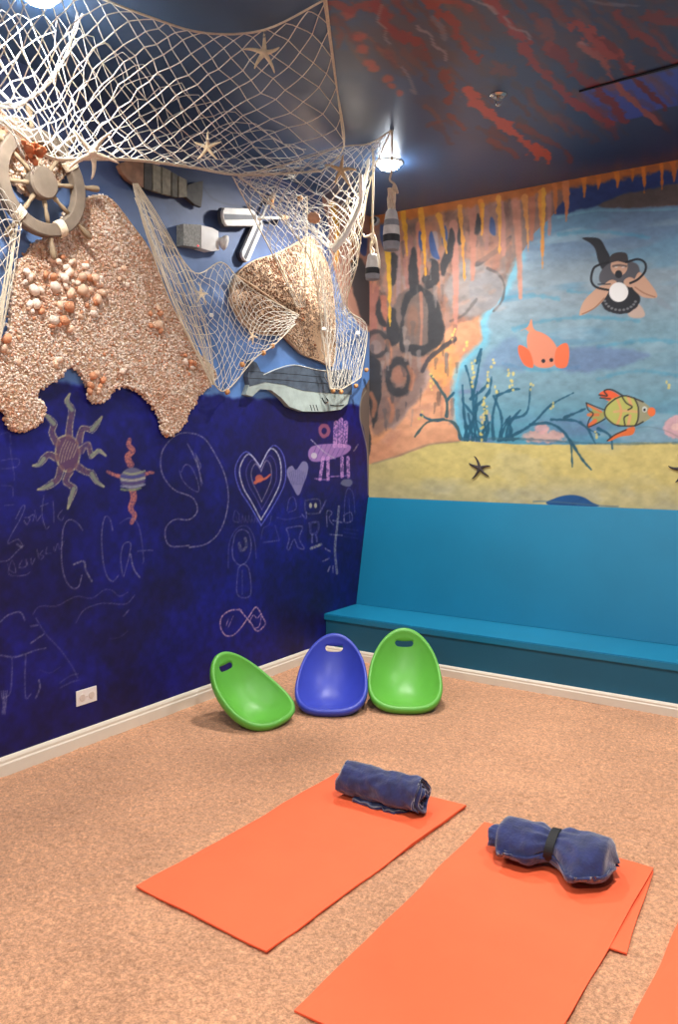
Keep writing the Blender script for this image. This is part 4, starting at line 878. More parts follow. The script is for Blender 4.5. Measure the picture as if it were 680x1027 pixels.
def zone_r(P, n):
    c = np.zeros((n, 3)); a = pick(n, [.6, 3, 7, 5, .2, 1.5, 1]) * .92; b = pick(n, [6, 4, 1.6, .6, 3, .8, 4])
    p1 = [onL(*q, 0) for q in ((232, 300), (240, 270), (300, 318), (268, 338))]; p2 = [onL(*q, 0) for q in ((250, 262), (285, 250), (306, 310), (275, 290))]
    k = np.zeros(n, bool)
    for q in (p1, p2): k |= inside([(v.y, v.z) for v in q], P[:, 1], P[:, 2])
    return np.where(k[:, None], a, b) * np.array([.70, .66, .62])
shell_panel('shell_covered_manta_ray', manta, .022, 5200, .004, .0078, 'rounded manta ray cut-out crusted with reddish and cream shells under the net', 'wall decoration', zone_r,
            [(302, 309, .016, (206, 120, 70)), (303, 320, .016, (206, 120, 70)), (316, 346, .012, (150, 90, 60)), (298, 300, .01, wh), (325, 330, .014, (240, 240, 236))], dome=.03)
mr = [o for o in bpy.data.objects if o.name.startswith('shell_covered_manta_ray')][0]
m_ridge = mat('pale_rope_ridge', (224, 192, 158), .8, .1, 60)
for q in ([(237, 276), (262, 292), (290, 312), (306, 322)], [(276, 255), (290, 285), (303, 308)]):
    tube_obj('ridge', [catmull([tuple(onL(x, y, .058)) for x, y in q], 6)], .0055, m_ridge, mr)

# ------------------------------------------------------------------ wooden wall pieces
m_wd = mat('grey_weathered_wood', (124, 110, 94), .75, .22, 14, .3, 60); m_wd2 = mat('tan_weathered_wood', (158, 138, 110), .75, .2, 16, .3, 60)
def wpoly(name, pts, off, th, m, parent, bev=.002): return prism(name, [tuple(onL(x, y, off)) for x, y in pts], (1, 0, 0), th, m, parent, bev)
# ship wheel
wc = onL(41.5, 184, .075); wx = wc.x
wheel = empty('ship_wheel', tuple(wc), 'round grey wooden ship wheel with rope-wrapped rim hung high on the wall', 'ship wheel')
Mw = axisM(tuple(wc), (1, 0, 0), (0, 0, 1))      # local z -> room, local x -> up
def ringprof(name, r0, r1, h0, h1, m, par):
    pr = [(r0, h0), (r0 + .003, h1 - .003), (r0 + .006, h1), (r1 - .006, h1), (r1, h1 - .004), (r1, h0), (r0, h0)]
    V = []; F = []; seg = 64; n = len(pr)
    for r, h in pr:
        for k in range(seg): a = 2 * PI * k / seg; V.append(Mw @ Vector((r * math.cos(a), r * math.sin(a), h)))
    for i in range(n - 1):
        for k in range(seg): F.append((i * seg + k, i * seg + (k + 1) % seg, (i + 1) * seg + (k + 1) % seg, (i + 1) * seg + k))
    return mesh_obj(name, V, F, m, par)
ringprof('rim', .158, .215, -.018, .018, m_wd, wheel)
lathe('hub', [(.062, -.022), (.066, -.018), (.067, .020), (.060, .027), (.02, .029)], Mw, m_wd, wheel, 32, False)
for k in range(8):
    th = math.radians(10 + 45 * k)                # angle seen from the room, measured from rightward
    d = Vector((0, math.cos(th), math.sin(th)))   # +y is to the right in the picture
    M = axisM(tuple(wc), d, (1, 0, 0))
    sp = lathe('spoke', [(.008, .06), (.011, .085), (.007, .10), (.010, .13), (.008, .162)], M, m_wd2, wheel, 10)
    lathe('handle', [(.008, .212), (.012, .222), (.008, .232), (.010, .245), (.0145, .275), (.0125, .298), (.005, .306)], M, m_wd2, wheel, 12)
m_rope = mat('pale_cotton_rope', (232, 216, 188), .85, .14, 150, .5, 300)
for th in (math.radians(-128), math.radians(-62), math.radians(38)):
    d = Vector((0, math.cos(th), math.sin(th))); t = Vector((0, -math.sin(th), math.cos(th))); pl = []
    for q in range(6):
        c0 = wc + d * .187 + t * (q - 2.5) * .0065
        pl.append([tuple(c0 + d * (.033 * math.cos(a)) + Vector((.023 * math.sin(a), 0, 0))) for a in np.linspace(0, 2 * PI, 17)])
    tube_obj('rope_wrap', pl, .0038, m_rope, wheel, 5)
def fpoly(name, pts, off, th, m, parent, bev=.002): return prism(name, [tuple(onL(x, y, off)) for x, y in pts][::-1], (-1, 0, 0), th, m, parent, 0)
# slatted fish
fish = empty('wooden_fish', tuple(onL(155, 182, .0)), 'brown-headed fish made of upright weathered slats under the net edge', 'wall decoration')
fm = [mat('fish_slat_dark', (62, 58, 52), .7, .3, 30, .3), mat('fish_slat_light', (124, 118, 100), .75, .3, 30, .3), mat('fish_slat_green', (92, 90, 78), .75, .3, 30, .3), mat('fish_head_brown', (128, 92, 68), .7, .28, 25, .3)]
wpoly('backing', [(119, 167), (126, 163), (163, 170), (182, 181), (183, 196), (176, 199), (159, 194), (134, 186)], .004, .02, fm[0], fish)
wpoly('head', [(116, 167), (119, 164), (126, 162), (141, 163.5), (141, 189), (134, 187), (125, 181), (119, 174)], .02, .022, fm[3], fish, .003)
for q, (x0, x1, a0, a1, b0, b1, mi) in enumerate([(142, 150, 163.5, 165, 189.5, 192, 0), (151, 159, 165, 168, 192, 194.5, 1), (160.5, 169, 168, 172, 195, 197, 1), (170, 175.5, 173, 176, 197, 198.5, 2), (177, 185, 177, 181, 198.5, 198, 1)]):
    wpoly('slat', [(x0, a0), (x1, a1), (x1, b1), (x0, b0)], .02, .018, fm[mi], fish)
wpoly('tail', [(185.5, 186), (192, 184), (201, 182), (200.5, 195), (199, 208.5), (193, 206), (183.5, 198)], .016, .02, fm[0], fish)
# emergency light
em = empty('emergency_light', tuple(onL(200, 238, 0)), 'white boxy wall light with grey mottled end, round head and red dot', 'emergency light')
m_whp = mat('aged_white_plastic', (214, 212, 206), .5, .05, 20); m_gm = mat('mottled_grey_cover', (132, 132, 126), .7, .35, 90, .4)
fpoly('housing', [(202, 226), (213, 228.5), (219, 232), (220, 251), (212, 252), (202, 249)], .055, .052, m_whp, em, .006)
fpoly('end_cover', [(184, 224.5), (202, 225.5), (202, 249), (184, 246)], .052, .049, m_gm, em, .004)
hc = onL(226, 243.5, .062); lathe('lamp_head', [(.012, -.05), (.018, -.03), (.036, -.012), (.040, .0), (.038, .006)], axisM(tuple(hc), (.75, .55, -.32)), m_whp, em, 24)
ln = lathe('lens', [(.034, .004), (.034, .009), (.02, .014), (.005, .015)], axisM(tuple(hc), (.75, .55, -.32)), mat('frosted_lens', (224, 226, 222), .2, .05, 80), em, 24)
lathe('indicator', [(.003, 0), (.003, .002), (.001, .003)], axisM(tuple(onL(198.5, 246.5, .053)), (1, 0, 0)), mat('red_indicator', (255, 40, 50), .4, emit=((255, 30, 50), 3)), em, 10)
# crossed oars
m_pale = mat('oar_white_paint', (208, 206, 200), .6, .12, 20); m_chl = mat('oar_dark_stripe', (60, 62, 70), .6, .2, 20); m_grip = mat('oar_grip_cord', (186, 150, 110), .8, .2, 90)
def oar(pa, pb, pc, w, off, label):
    A, B, Cc = [onL(*p, off) for p in (pa, pb, pc)]; d = (B - A).normalized(); s = Vector((0, -d.z, d.y)); Lb = (B - A).length
    e = empty('wooden_oar', tuple(A), label, 'oar', 'striped oars crossed on the wall')
    def pt(u, v): return tuple(A + d * (u * Lb) + s * (v * w))
    out = [(.06, -1), (0, -.6), (-.02, 0), (0, .6), (.06, 1), (.8, 1), (.93, .72), (1.0, .2), (1.0, -.2), (.93, -.72), (.8, -1)]
    prism('blade', [pt(u, v) for u, v in out], (1, 0, 0), .018, m_pale, e, .003)
    prism('blade_edge', [tuple(Vector(pt(u * 1.01 - .01, v * 1.08)) - Vector((.022, 0, 0))) for u, v in out], (1, 0, 0), .0225, m_chl, e)
    prism('stripe', [tuple(Vector(pt(u, v)) + Vector((.0178, 0, 0))) for u, v in ((0.01, -.33), (.01, .33), (.95, .25), (.95, -.25))], (1, 0, 0), .0012, m_chl, e)
    lathe('shaft', [(.009, 0), (.008, (Cc - B).length)], axisM(tuple(B + Vector((.008, 0, 0)) - d * .01), d, (1, 0, 0)), m_pale, e, 10)
    lathe('grip', [(.012, 0), (.0155, .01), (.0155, .05), (.011, .06)], axisM(tuple(Cc + Vector((.008, 0, 0)) - d * .03), d, (1, 0, 0)), m_grip, e, 12)
oar((222, 218), (256, 218.5), (284, 218.5), .046, .050, 'level striped oar, its blade beside the round lamp head')
oar((243, 260), (260, 221), (272, 199), .036, .026, 'slanted striped oar, blade low and grip leaning up to the right')
# wooden whale sign
wh_ = empty('wooden_whale', tuple(onL(295, 390, 0)), 'grey plank whale with pale belly mounted below the manta ray', 'wall decoration')
m_wdk = mat('whale_grey_planks', (72, 84, 98), .7, .3, 18, .35, 60); m_wlt = mat('whale_pale_belly', (164, 178, 172), .7, .14, 18, .3, 60)
wpoly('back', [(247, 361), (253, 364), (257, 373), (264, 376), (278, 370), (295, 366), (318, 371), (331, 372), (344, 370), (349, 372), (349, 396), (320, 394), (300, 392), (280, 386), (262, 383), (246, 388), (244, 378)], .001, .033, m_wdk, wh_, .002)
wpoly('belly', [(246, 385), (262, 381), (280, 384), (300, 390), (320, 392), (348, 393), (345, 405), (338, 411), (320, 413), (300, 413), (286, 408), (278, 399), (268, 391), (257, 390), (249, 398), (242, 396)], .001, .031, m_wlt, wh_, .002)
m_line = mat('whale_line_paint', (24, 26, 30), .7); m_cr = mat('whale_outline_cream', (206, 210, 204), .7, .1, 20)
def wline(name, pts, w, off, m=m_line): tube_obj(name, [catmull([tuple(onL(x, y, off)) for x, y in pts], 5)], w, m, wh_, 5)
wline('eye_mark', [(323, 399), (326, 404), (329, 402), (327, 399)], .004, .033); wline('mouth_line', [(331, 406), (338, 407), (345, 406)], .003, .033)
for q in range(3): wline('tally_mark', [(311 + q * 3, 406), (313 + q * 3, 412)], .0022, .033)
wline('top_outline', [(264, 376), (278, 370), (295, 366), (318, 371), (331, 372)], .003, .035, m_cr)
for a, b in (((246, 372), (349, 381)), ((247, 379), (349, 387))): wline('plank_gap', [a, ((a[0] + b[0]) / 2, (a[1] + b[1]) / 2 - 1), b], .0012, .0345)

# ------------------------------------------------------------------ starfish, coral, shells
def starfish(px, py, off, R, rot, label, rgb=(224, 200, 160), flat=.45, plane='L', tilt=0, armw=.17, bend=0):
    m = mat('starfish_skin', rgb, .8, .12, 60, .7, 260, dist=.003)
    c = onL(px, py, off) if plane != 'M' else onM(px, py, off)
    V = []; F = []; seg = 10; K = 9
    if plane == 'L': ax, ay, az = Vector((0, 1, 0)), Vector((0, 0, 1)), Vector((1, 0, 0))
    else: ax, ay, az = Vector((1, 0, 0)), Vector((0, 0, 1)), Vector((0, -1, 0))
    if plane == 'N': ax, ay, az = Vector((.62, .78, 0)), Vector((0, 0, 1)), Vector((.78, -.62, 0)); c = onL(px, py, off)
    T = Matrix.Rotation(tilt, 3, ay)
    ax, az = T @ ax, T @ az
    rj = random.Random(int(px * 7 + py))
    for k in range(5):
        a = rot + k * 2 * PI / 5 + rj.uniform(-.12, .12); L = R * rj.uniform(.88, 1.1); base = len(V); bd = rj.uniform(-.25, .25) + bend
        for i in range(K + 1):
            t = i / K; aa = a + bd * t * t; d = ax * math.cos(aa) + ay * math.sin(aa); s = -ax * math.sin(aa) + ay * math.cos(aa)
            w = R * armw * (1 - .72 * t) * (1 if t < .95 else .6)
            for j in range(seg):
                b = 2 * PI * j / seg; V.append(c + d * (L * t) + s * (w * math.cos(b)) + az * (w * flat * 1.3 * math.sin(b)))
        for i in range(K):
            for j in range(seg): F.append((base + i * seg + j, base + i * seg + (j + 1) % seg, base + (i + 1) * seg + (j + 1) % seg, base + (i + 1) * seg + j))
        F.append(tuple(base + K * seg + j for j in range(seg))); F.append(tuple(base + j for j in range(seg))[::-1])
    base = len(V)
    for i in range(5):
        ph = -PI / 2 + PI * i / 4
        for j in range(10):
            b = 2 * PI * j / 10; V.append(c + (ax * math.cos(b) + ay * math.sin(b)) * (R * .2 * math.cos(ph) + .0005) + az * (R * .1 * math.sin(ph)))
    for i in range(4):
        for j in range(10): F.append((base + i * 10 + j, base + i * 10 + (j + 1) % 10, base + (i + 1) * 10 + (j + 1) % 10, base + (i + 1) * 10 + j))
    o = mesh_obj('starfish', V, F, m, None, True); return tag(o, label, 'starfish')
starfish(93, 154, .60, .098, R_(62), 'largest pale starfish resting on the sagging net edge near the ship wheel', (226, 204, 174), armw=.12, tilt=0, plane='N')
starfish(208, 148, .56, .064, R_(95), 'thin tan starfish caught in the net above the tail of the slatted fish', (236, 214, 174), armw=.15, plane='N')
starfish(265, 53, 1.0, .074, R_(92), 'pale starfish hanging just under the ceiling hook', (240, 224, 186), armw=.15, plane='N')
starfish(342, 171, .60, .085, R_(88), 'dusky tan starfish hung below the rope hook beside the white coral branch', (206, 174, 132), armw=.15, plane='N')
starfish(202, 295, .05, .058, R_(93), 'pale starfish on the light blue wall under the emergency light', (228, 208, 170), armw=.17)
starfish(253, 337, .11, .050, R_(70), 'small pale starfish lying over the lower left edge of the manta ray', (222, 200, 168), armw=.17)
starfish(272, 204, .10, .042, R_(50), 'small brown starfish in the net above the oar grips', (178, 138, 96), armw=.2)
starfish(481, 469.5, .0065, .085, R_(97), 'dark grey starfish on the sand part of the mural', (62, 54, 52), plane='M', armw=.145, flat=.5)
starfish(685, 470, .0065, .085, R_(180), 'dark starfish mostly past the right edge of the picture on the mural sand', (62, 54, 52), plane='M', armw=.145, flat=.5)
m_coral = mat('white_coral', (246, 240, 226), .75, .06, 60, .5, 200)
co = [[onL(370, 160, .66), onL(368, 172, .66), onL(364, 190, .65), onL(360, 208, .64), onL(352, 226, .62), onL(344, 240, .6), onL(334, 252, .56)], [onL(362, 175, .68), onL(362, 184, .67), onL(362, 198, .65)], [onL(344, 238, .6), onL(352, 246, .6)]]
tag(tube_obj('coral_branch', [catmull([tuple(p) for p in q], 5) for q in co], [np.linspace(.009, .014, 31)[:31], np.linspace(.008, .013, 11), np.linspace(.009, .005, 6)], m_coral, None, 8), 'slender forked white coral branch hung at the right edge of the net', 'coral')
def shell_fan(px, py, off, r, rgb, label, ridg=9):
    V = []; F = []; n = 36; K = 6; c = onL(px, py, off); 
    for i in range(K + 1):
        for j in range(n):
            t = i / K; a = 2 * PI * j / n; rr_ = r * t * (1 + .06 * math.cos(ridg * a) * t); V.append((c.x + r * .35 * (1 - t * t) * .78 + rr_ * math.cos(a) * .62, c.y - r * .35 * (1 - t * t) * .62 + rr_ * math.cos(a) * .78, c.z + rr_ * math.sin(a) * .82))
    for i in range(K):
        for j in range(n): F.append((i * n + j, i * n + (j + 1) % n, (i + 1) * n + (j + 1) % n, (i + 1) * n + j))
    F.append(tuple(K * n + j for j in range(n)))
    return tag(mesh_obj('seashell', V, F, mat('seashell', rgb, .5, .12, 50), None, True), label, 'seashell')
shell_fan(315, 218.5, .56, .036, (216, 164, 124), 'smooth peach disc shell in the middle of the gathered net')
c = onL(33, 151, .55); P = np.array([tuple(c + Vector((RNG.normal() * .012, RNG.normal() * .026, RNG.normal() * .014))) for _ in range(26)])
o = chips('spiny_shell', P, RNG.uniform(.010, .018, 26), np.tile(np.array([[206, 128, 84]]) / 255, (26, 1)) * RNG.uniform(.8, 1.1, (26, 1)), None, stuff=False, flat=1); tag(o, 'knobbly orange shell sitting in the net above the ship wheel', 'seashell')
for px, py, r, of, lab in ((325, 330, .015, .14, 'small white shell on the hanging net over the right side of the manta ray'), (359, 334, .017, .10, 'white shell on the net corner nearest the mural'), (212, 316, .013, .05, 'small white shell under the starfish below the emergency light')):
    shell_fan(px, py, of, r, (236, 234, 226), lab, 7)
m_cork = mat('cork', (202, 146, 92), .75, .2, 90, .3)
cl = [(228, 393, .06, 'cork bead at the lowest tip of the net cradle over the deep blue'), (243, 365.5, .075, 'cork bead on the cradle edge just left of the whale back'), (264, 354, .085, 'cork bead below the left lobe of the manta ray'), (273, 347, .09, 'cork bead tucked closest under the manta ray edge'), (334, 392, .085, 'left cork of the pair over the whale head'),
      (342, 393, .085, 'right cork of the pair over the whale head'), (357, 387, .06, 'cork bead at the bottom corner of the net beside the mural'), (367.5, 371, .05, 'cork bead dangling at the meeting of blue wall and mural'), (301, 199, .42, 'cork bead in the net just left of and above the peach disc shell'), (272, 202, .12, 'cork bead tied where the slanted oar grip ends')]
for px, py, of, lab in cl:
    c = onL(px, py, of); e = lathe('cork_float', [(.006, -.012), (.013, -.010), (.0155, 0), (.013, .010), (.006, .012)], axisM(tuple(c), (.3, .8, .2)), m_cork, None, 14); tag(e, lab, 'float', 'cork beads on the net')

# ------------------------------------------------------------------ fishing nets
m_net = mat('net_twine', (212, 200, 176), .8, .12, 80, .3, 300); m_net2 = mat('net_twine_bleached', (226, 220, 206), .8, .08, 80, .3, 300)
def surf(rows, n=6):
    G = np.array([[tuple(p) for p in r] for r in rows])
    A = np.array([catmull(G[i], n) for i in range(len(G))]); B = np.array([catmull(A[:, j], n) for j in range(A.shape[1])]).transpose(1, 0, 2)
    c = np.array(CAM); k = np.minimum(1, (ZC - .010 - c[2]) / np.maximum(B[..., 2] - c[2], 1e-3)); k = np.where(B[..., 2] > ZC - .010, k, 1)[..., None]; return c + (B - c) * k   # rows x cols x 3
def bil(S, u, v):
    nr, nc = S.shape[:2]; a = np.clip(v, 0, 1) * (nr - 1); b = np.clip(u, 0, 1) * (nc - 1); i = np.minimum(a.astype(int), nr - 2); j = np.minimum(b.astype(int), nc - 2); fa = (a - i)[:, None]; fb = (b - j)[:, None]
    return (S[i, j] * (1 - fb) + S[i, j + 1] * fb) * (1 - fa) + (S[i + 1, j] * (1 - fb) + S[i + 1, j + 1] * fb) * fa
def net_lines(S, N, M, jit=.0, seg=None, seed=1, amp=.0):
    """diamond mesh: N cells across, M cells down; returns polylines with vertices at the knots"""
    out = []; R = np.random.default_rng(seed); J = R.normal(size=(2 * N + 3, 2 * M + 3, 2)) * jit; D = R.normal(size=(2 * N + 3, 2 * M + 3, 3)) * amp
    def kn(i, j): return (i + J[i, j, 0]) / (2 * N), (j + J[i, j, 1]) / (2 * M)
    for fam in (1, -1):
        starts = [(i, 0) for i in range(0, 2 * N + 1, 2)] + [(0 if fam > 0 else 2 * N, j) for j in range(2, 2 * M, 2)]
        for i, j in starts:
            pts = []; off = []
            while 0 <= i <= 2 * N and j <= 2 * M: pts.append(kn(i, j)); off.append(D[i, j]); i += fam; j += 1
            if len(pts) < 2: continue
            u = []; v = []; o = []
            for a in range(len(pts) - 1):
                for t in np.arange(3) / 3: u.append(pts[a][0] * (1 - t) + pts[a + 1][0] * t); v.append(pts[a][1] * (1 - t) + pts[a + 1][1] * t); o.append(off[a] * (1 - t) + off[a + 1] * t)
            u.append(pts[-1][0]); v.append(pts[-1][1]); o.append(off[-1])
            out.append(bil(S, np.array(u), np.array(v)) + np.array(o))
    return out
def border(S, sides='tblr'):
    o = []
    if 't' in sides: o.append(S[0])
    if 'b' in sides: o.append(S[-1])
    if 'l' in sides: o.append(S[:, 0])
    if 'r' in sides: o.append(S[:, -1])
    return o
C_ = lambda x, y, z=ZC - .012: onZ(x, y, z)
# canopy: hooked to the ceiling in front, sagging, rising to the ceiling behind
front = surf([[C_(-60, -120), C_(-10, -60), C_(48, -30), C_(92, -6), C_(150, 17, ZC - .06), C_(205, 33, ZC - .06), C_(265, 30), C_(325, 0)],
              [onL(-50, -20, .72), onL(-5, 20, .70), onL(42, 30, .70), onL(85, 50, .70), onL(142, 62, .76), onL(198, 78, .82), onL(262, 85, .88), onL(336, 78, .92)],
              [onL(-50, 80, .55), onL(0, 95, .52), onL(50, 105, .52), onL(88, 112, .54), onL(138, 118, .60), onL(192, 128, .64), onL(255, 132, .62), C_(345, 146)],
              [onL(-40, 115, .50), onL(8, 128, .50), onL(48, 158, .52), onL(86, 160, .52), onL(135, 161, .52), onL(190, 168, .50), onL(245, 176, .46), onL(322, 172, .55)]])
back = surf([[onL(-40, 115, .50), onL(8, 128, .50), onL(48, 158, .52), onL(86, 160, .52), onL(135, 161, .52), onL(190, 168, .50), onL(245, 176, .46), onL(300, 182, .45)],
             [onL(-40, 75, .40), onL(5, 82, .38), onL(55, 112, .38), onL(95, 118, .38), onL(145, 130, .38), onL(198, 142, .36), onL(252, 155, .34), onL(300, 168, .34)],
             [C_(-30, 5), C_(15, 12), C_(70, 22), C_(110, 45), C_(160, 72), C_(210, 98), C_(262, 126), C_(308, 150)]])
canopy = empty('fishing_net', tuple(C_(265, 30)), 'broad pale net canopy swagged from the ceiling across the upper left', 'fishing net')
tube_obj('front_netting', net_lines(front, 21, 8, .05, seed=2, amp=.004), .0021, m_net2, canopy, 5)
tube_obj('back_netting', net_lines(back, 19, 6, .12, seed=3, amp=.006), .0018, m_net2, canopy, 5)
edges = [front[0], front[:, -1], front[-1], front[-1] + np.array([.004, .003, .004])]
tube_obj('edge_cord', edges + [catmull([tuple(C_(326, -10)), tuple(C_(345, 146))], 6)], .0042, m_net, canopy, 6)
gath = []
for q in range(4):
    R = random.Random(q)
    gath.append(catmull([tuple(onL(x + R.uniform(-4, 4), y + R.uniform(-3, 3), o + R.uniform(-.03, .03))) for x, y, o in ((80, 12, .66), (76, 30, .64), (66, 52, .60), (52, 78, .57), (32, 98, .54), (10, 106, .52), (-20, 104, .5))], 6))
for q in range(4):
    R = random.Random(q + 30)
    gath.append(catmull([tuple(onL(x + R.uniform(-3, 3), y + R.uniform(-3, 3), .5 + R.uniform(-.02, .02))) for x, y in ((-10, 116), (8, 128), (22, 150), (34, 172 - q * 3))], 6))
tube_obj('gathered_strands', gath, .0022, m_net2, canopy, 5)
# column hanging at the corner
colS = surf([[onL(238, 176, .46), onL(268, 170, .50), onL(302, 160, .55), C_(345, 147), C_(370, 144), C_(392, 131)],
             [onL(262, 196, .42), onL(284, 197, .46), onL(308, 196, .52), onL(338, 192, .56), onL(358, 186, .62), onL(372, 180, .70)],
             [onL(290, 228, .36), onL(306, 226, .40), onL(322, 224, .44), onL(340, 222, .46), onL(355, 222, .50), onL(364, 225, .54)],
             [onL(312, 262, .24), onL(320, 260, .26), onL(330, 260, .28), onL(340, 260, .30), onL(350, 262, .32), onL(358, 266, .34)],
             [onL(320, 305, .16), onL(326, 304, .17), onL(332, 304, .17), onL(338, 304, .18), onL(344, 305, .18), onL(348, 308, .18)],
             [onL(324, 345, .12), onL(333, 345, .12), onL(342, 342, .11), onL(350, 338, .10), onL(360, 332, .09), onL(368, 328, .06)],
             [onL(331, 390, .10), onL(337, 390, .09), onL(343, 390, .08), onL(350, 386, .07), onL(357, 382, .05), onL(362, 378, .04)]], 6)
hang = empty('fishing_net', tuple(C_(345, 147)), 'dense net column gathered at the room corner and hanging to the whale', 'fishing net')
tube_obj('netting', net_lines(colS, 12, 22, .10, seed=5, amp=.003) + net_lines(colS + np.array([-.03, .02, .004]), 10, 17, .2, seed=6, amp=.008), .0015, m_net2, hang, 5)
ec = [colS[0], colS[:, 0], colS[:, -1], colS[-1]]
tube_obj('edge_cord', ec, .0034, m_net, hang, 6)
sg = []
for q in range(10):
    R = random.Random(q + 60); sg.append(catmull([tuple(onL(x + R.uniform(-5, 5) * s, y + R.uniform(-3, 3), o)) for x, y, o, s in ((300 + q * 2, 226, .46, 1), (322, 238, .47, .8), (334, 246, .48, .5), (346, 240 - q, .52, .6), (354 + q * .6, 222 - q * 3, .55, .8))], 6))
for q in range(5):
    R = random.Random(q + 90); sg.append(catmull([tuple(onL(x + R.uniform(-2, 2), y, o)) for x, y, o in ((322, 262, .26), (326, 300, .19), (328, 340, .13), (333, 388, .09))], 6))
tube_obj('gathered_strands', sg, .0021, m_net2, hang, 5)
# pointed drop over the manta ray
tri = surf([[onL(234, 178, .44), onL(262, 184, .42), onL(288, 190, .40), onL(308, 196, .38)], [onL(258, 225, .28), onL(276, 228, .28), onL(294, 230, .28), onL(308, 234, .28)],
            [onL(280, 268, .16), onL(289, 270, .16), onL(298, 270, .16), onL(306, 272, .16)], [onL(297, 307, .10), onL(300, 308, .10), onL(303, 308, .10), onL(306, 307, .10)]], 6)
trin = empty('fishing_net', tuple(onL(270, 185, .4)), 'pointed net panel whose tip ends on the manta ray eyes', 'fishing net')
tube_obj('netting', net_lines(tri, 8, 13, .15, seed=8, amp=.003), .0016, m_net2, trin, 5); tube_obj('edge_cord', [tri[:, 0], tri[:, -1], tri[-1]], .0034, m_net, trin, 6)
# cradle
cr = surf([[onL(133, 184, .07), onL(146, 204, .07), onL(170, 240, .07), onL(196, 274, .07), onL(222, 263, .07), onL(240, 280, .09), onL(262, 296, .10), onL(300, 316, .11)],
           [onL(134, 190, .07), onL(150, 226, .07), onL(174, 280, .07), onL(208, 310, .05), onL(228, 306, .08), onL(246, 318, .11), onL(264, 318, .11), onL(298, 319, .11)],
           [onL(135, 194, .07), onL(154, 246, .07), onL(180, 310, .07), onL(216, 346, .05), onL(234, 348, .06), onL(252, 341, .10), onL(268, 332, .11), onL(296, 322, .11)],
           [onL(136, 198, .07), onL(158, 262, .07), onL(186, 332, .07), onL(214, 384, .06), onL(229, 390, .06), onL(255, 360, .08), onL(276, 345, .10), onL(296, 325, .11)]], 6)
crad = empty('fishing_net', tuple(onL(222, 263, .07)), 'slanting net cradle from the slatted fish down past the mountain to the cork beads', 'fishing net')
tube_obj('netting', net_lines(cr, 22, 10, .16, seed=11, amp=.002), .0016, m_net2, crad, 5); tube_obj('edge_cord', [cr[0], cr[-1]], .0034, m_net, crad, 6)
sg = []
for q in range(15):
    R = random.Random(q + 120); k = q / 14; sg.append(catmull([tuple(onL(x, y, .07 + R.uniform(-.012, .012))) for x, y in ((133 + k * 5, 184), (148 + k * 14 + R.uniform(-2, 2), 238 - k * 16), (172 + k * 20 + R.uniform(-2, 2), 302 - k * 24), (194 + k * 14 + R.uniform(-2, 2), 350 - k * 14), (212 + k * 3, 386))], 6))
tube_obj('gathered_strands', sg, .0021, m_net, crad, 5)
# strip at the left edge of the picture
ls = surf([[onL(-70, 150, .3), onL(-40, 165, .3), onL(-8, 178, .2), onL(22, 216, .09)], [onL(-66, 240, .15), onL(-42, 245, .15), onL(-8, 255, .1), onL(16, 262, .07)], [onL(-60, 340, .07), onL(-44, 345, .07), onL(-8, 345, .07), onL(2, 335, .07)]], 8)
lst = empty('fishing_net', tuple(onL(0, 250, .1)), 'net strip at the far left edge hanging past the ship wheel', 'fishing net')
tube_obj('netting', net_lines(ls, 9, 11, .14, seed=15, amp=.002), .0017, m_net2, lst, 5)
sg = [ls[:, -1]]
for q in range(6):
    R = random.Random(q + 200); sg.append(catmull([tuple(onL(x + R.uniform(-1, 1) - q * 1.2, y, .08)) for x, y in ((19, 222), (13, 262), (7, 300), (2, 336), (-3, 352))], 5))
tube_obj('gathered_strands', sg, .0026, m_net, lst, 5)

# ------------------------------------------------------------------ hanging buoys
def lobster_buoy(hx, hy, rows, bands, label, rlabel, rope_px):
    """rows: picture rows giving heights along the plumb line (hook), bands: (row, radius, material)"""
    e = empty('buoy', (hx, hy, zAt(hx, hy, bands[0][0])), label, 'buoy', 'wooden buoys hanging by the corner')
    for i in range(len(bands) - 1):
        y0, r0, m, nm = bands[i]; y1, r1 = bands[i + 1][:2]
        z0, z1 = zAt(hx, hy, y0), zAt(hx, hy, y1); lathe(nm, [(r0 * .3, z0), (r0, z0 - .0005), (r1, z1 + .0005), (r1 * .3, z1)], Matrix.Translation((hx, hy, 0)), m, e, 36, False)
    return e
m_bg = mat('buoy_grey', (206, 204, 198), .7, .15, 30); m_bd = mat('buoy_slate', (138, 140, 144), .7, .15, 30); m_bb = mat('buoy_black', (30, 30, 34), .6)
h1 = C_(393, 130, ZC); h2 = C_(374, 149, ZC)
lobster_buoy(h1.x, h1.y, None, [(210, .018, m_bg, 'cap'), (213, .029, m_bg, 'top_band'), (221, .036, m_bd, 'slate_band'), (227, .040, m_bg, 'middle_band'), (236, .043, m_bb, 'black_band'), (243, .043, m_bd, 'lower_band'), (251, .038, m_bd, 'bottom')], 'larger tapered grey buoy with black band hanging under the lit ceiling lamp', None, None)
lobster_buoy(h2.x, h2.y, None, [(255, .022, m_bg, 'cap'), (257, .028, m_bg, 'top_band'), (269, .038, m_bb, 'black_band'), (275, .039, m_bd, 'lower_band'), (280.5, .037, m_bd, 'bottom')], 'smaller grey buoy with one black band hanging close to the net column', None, None)
def V1(h, dx, py, dy=0): return (h.x + dx, h.y + dy, zAt(h.x, h.y, py))
rp = [catmull([V1(h1, 0, 129.5), V1(h1, .001, 150), V1(h1, -.002, 172), V1(h1, -.010, 180), V1(h1, .02, 186), V1(h1, .035, 195), V1(h1, .012, 190), V1(h1, -.012, 198), V1(h1, -.010, 211)], 7)]
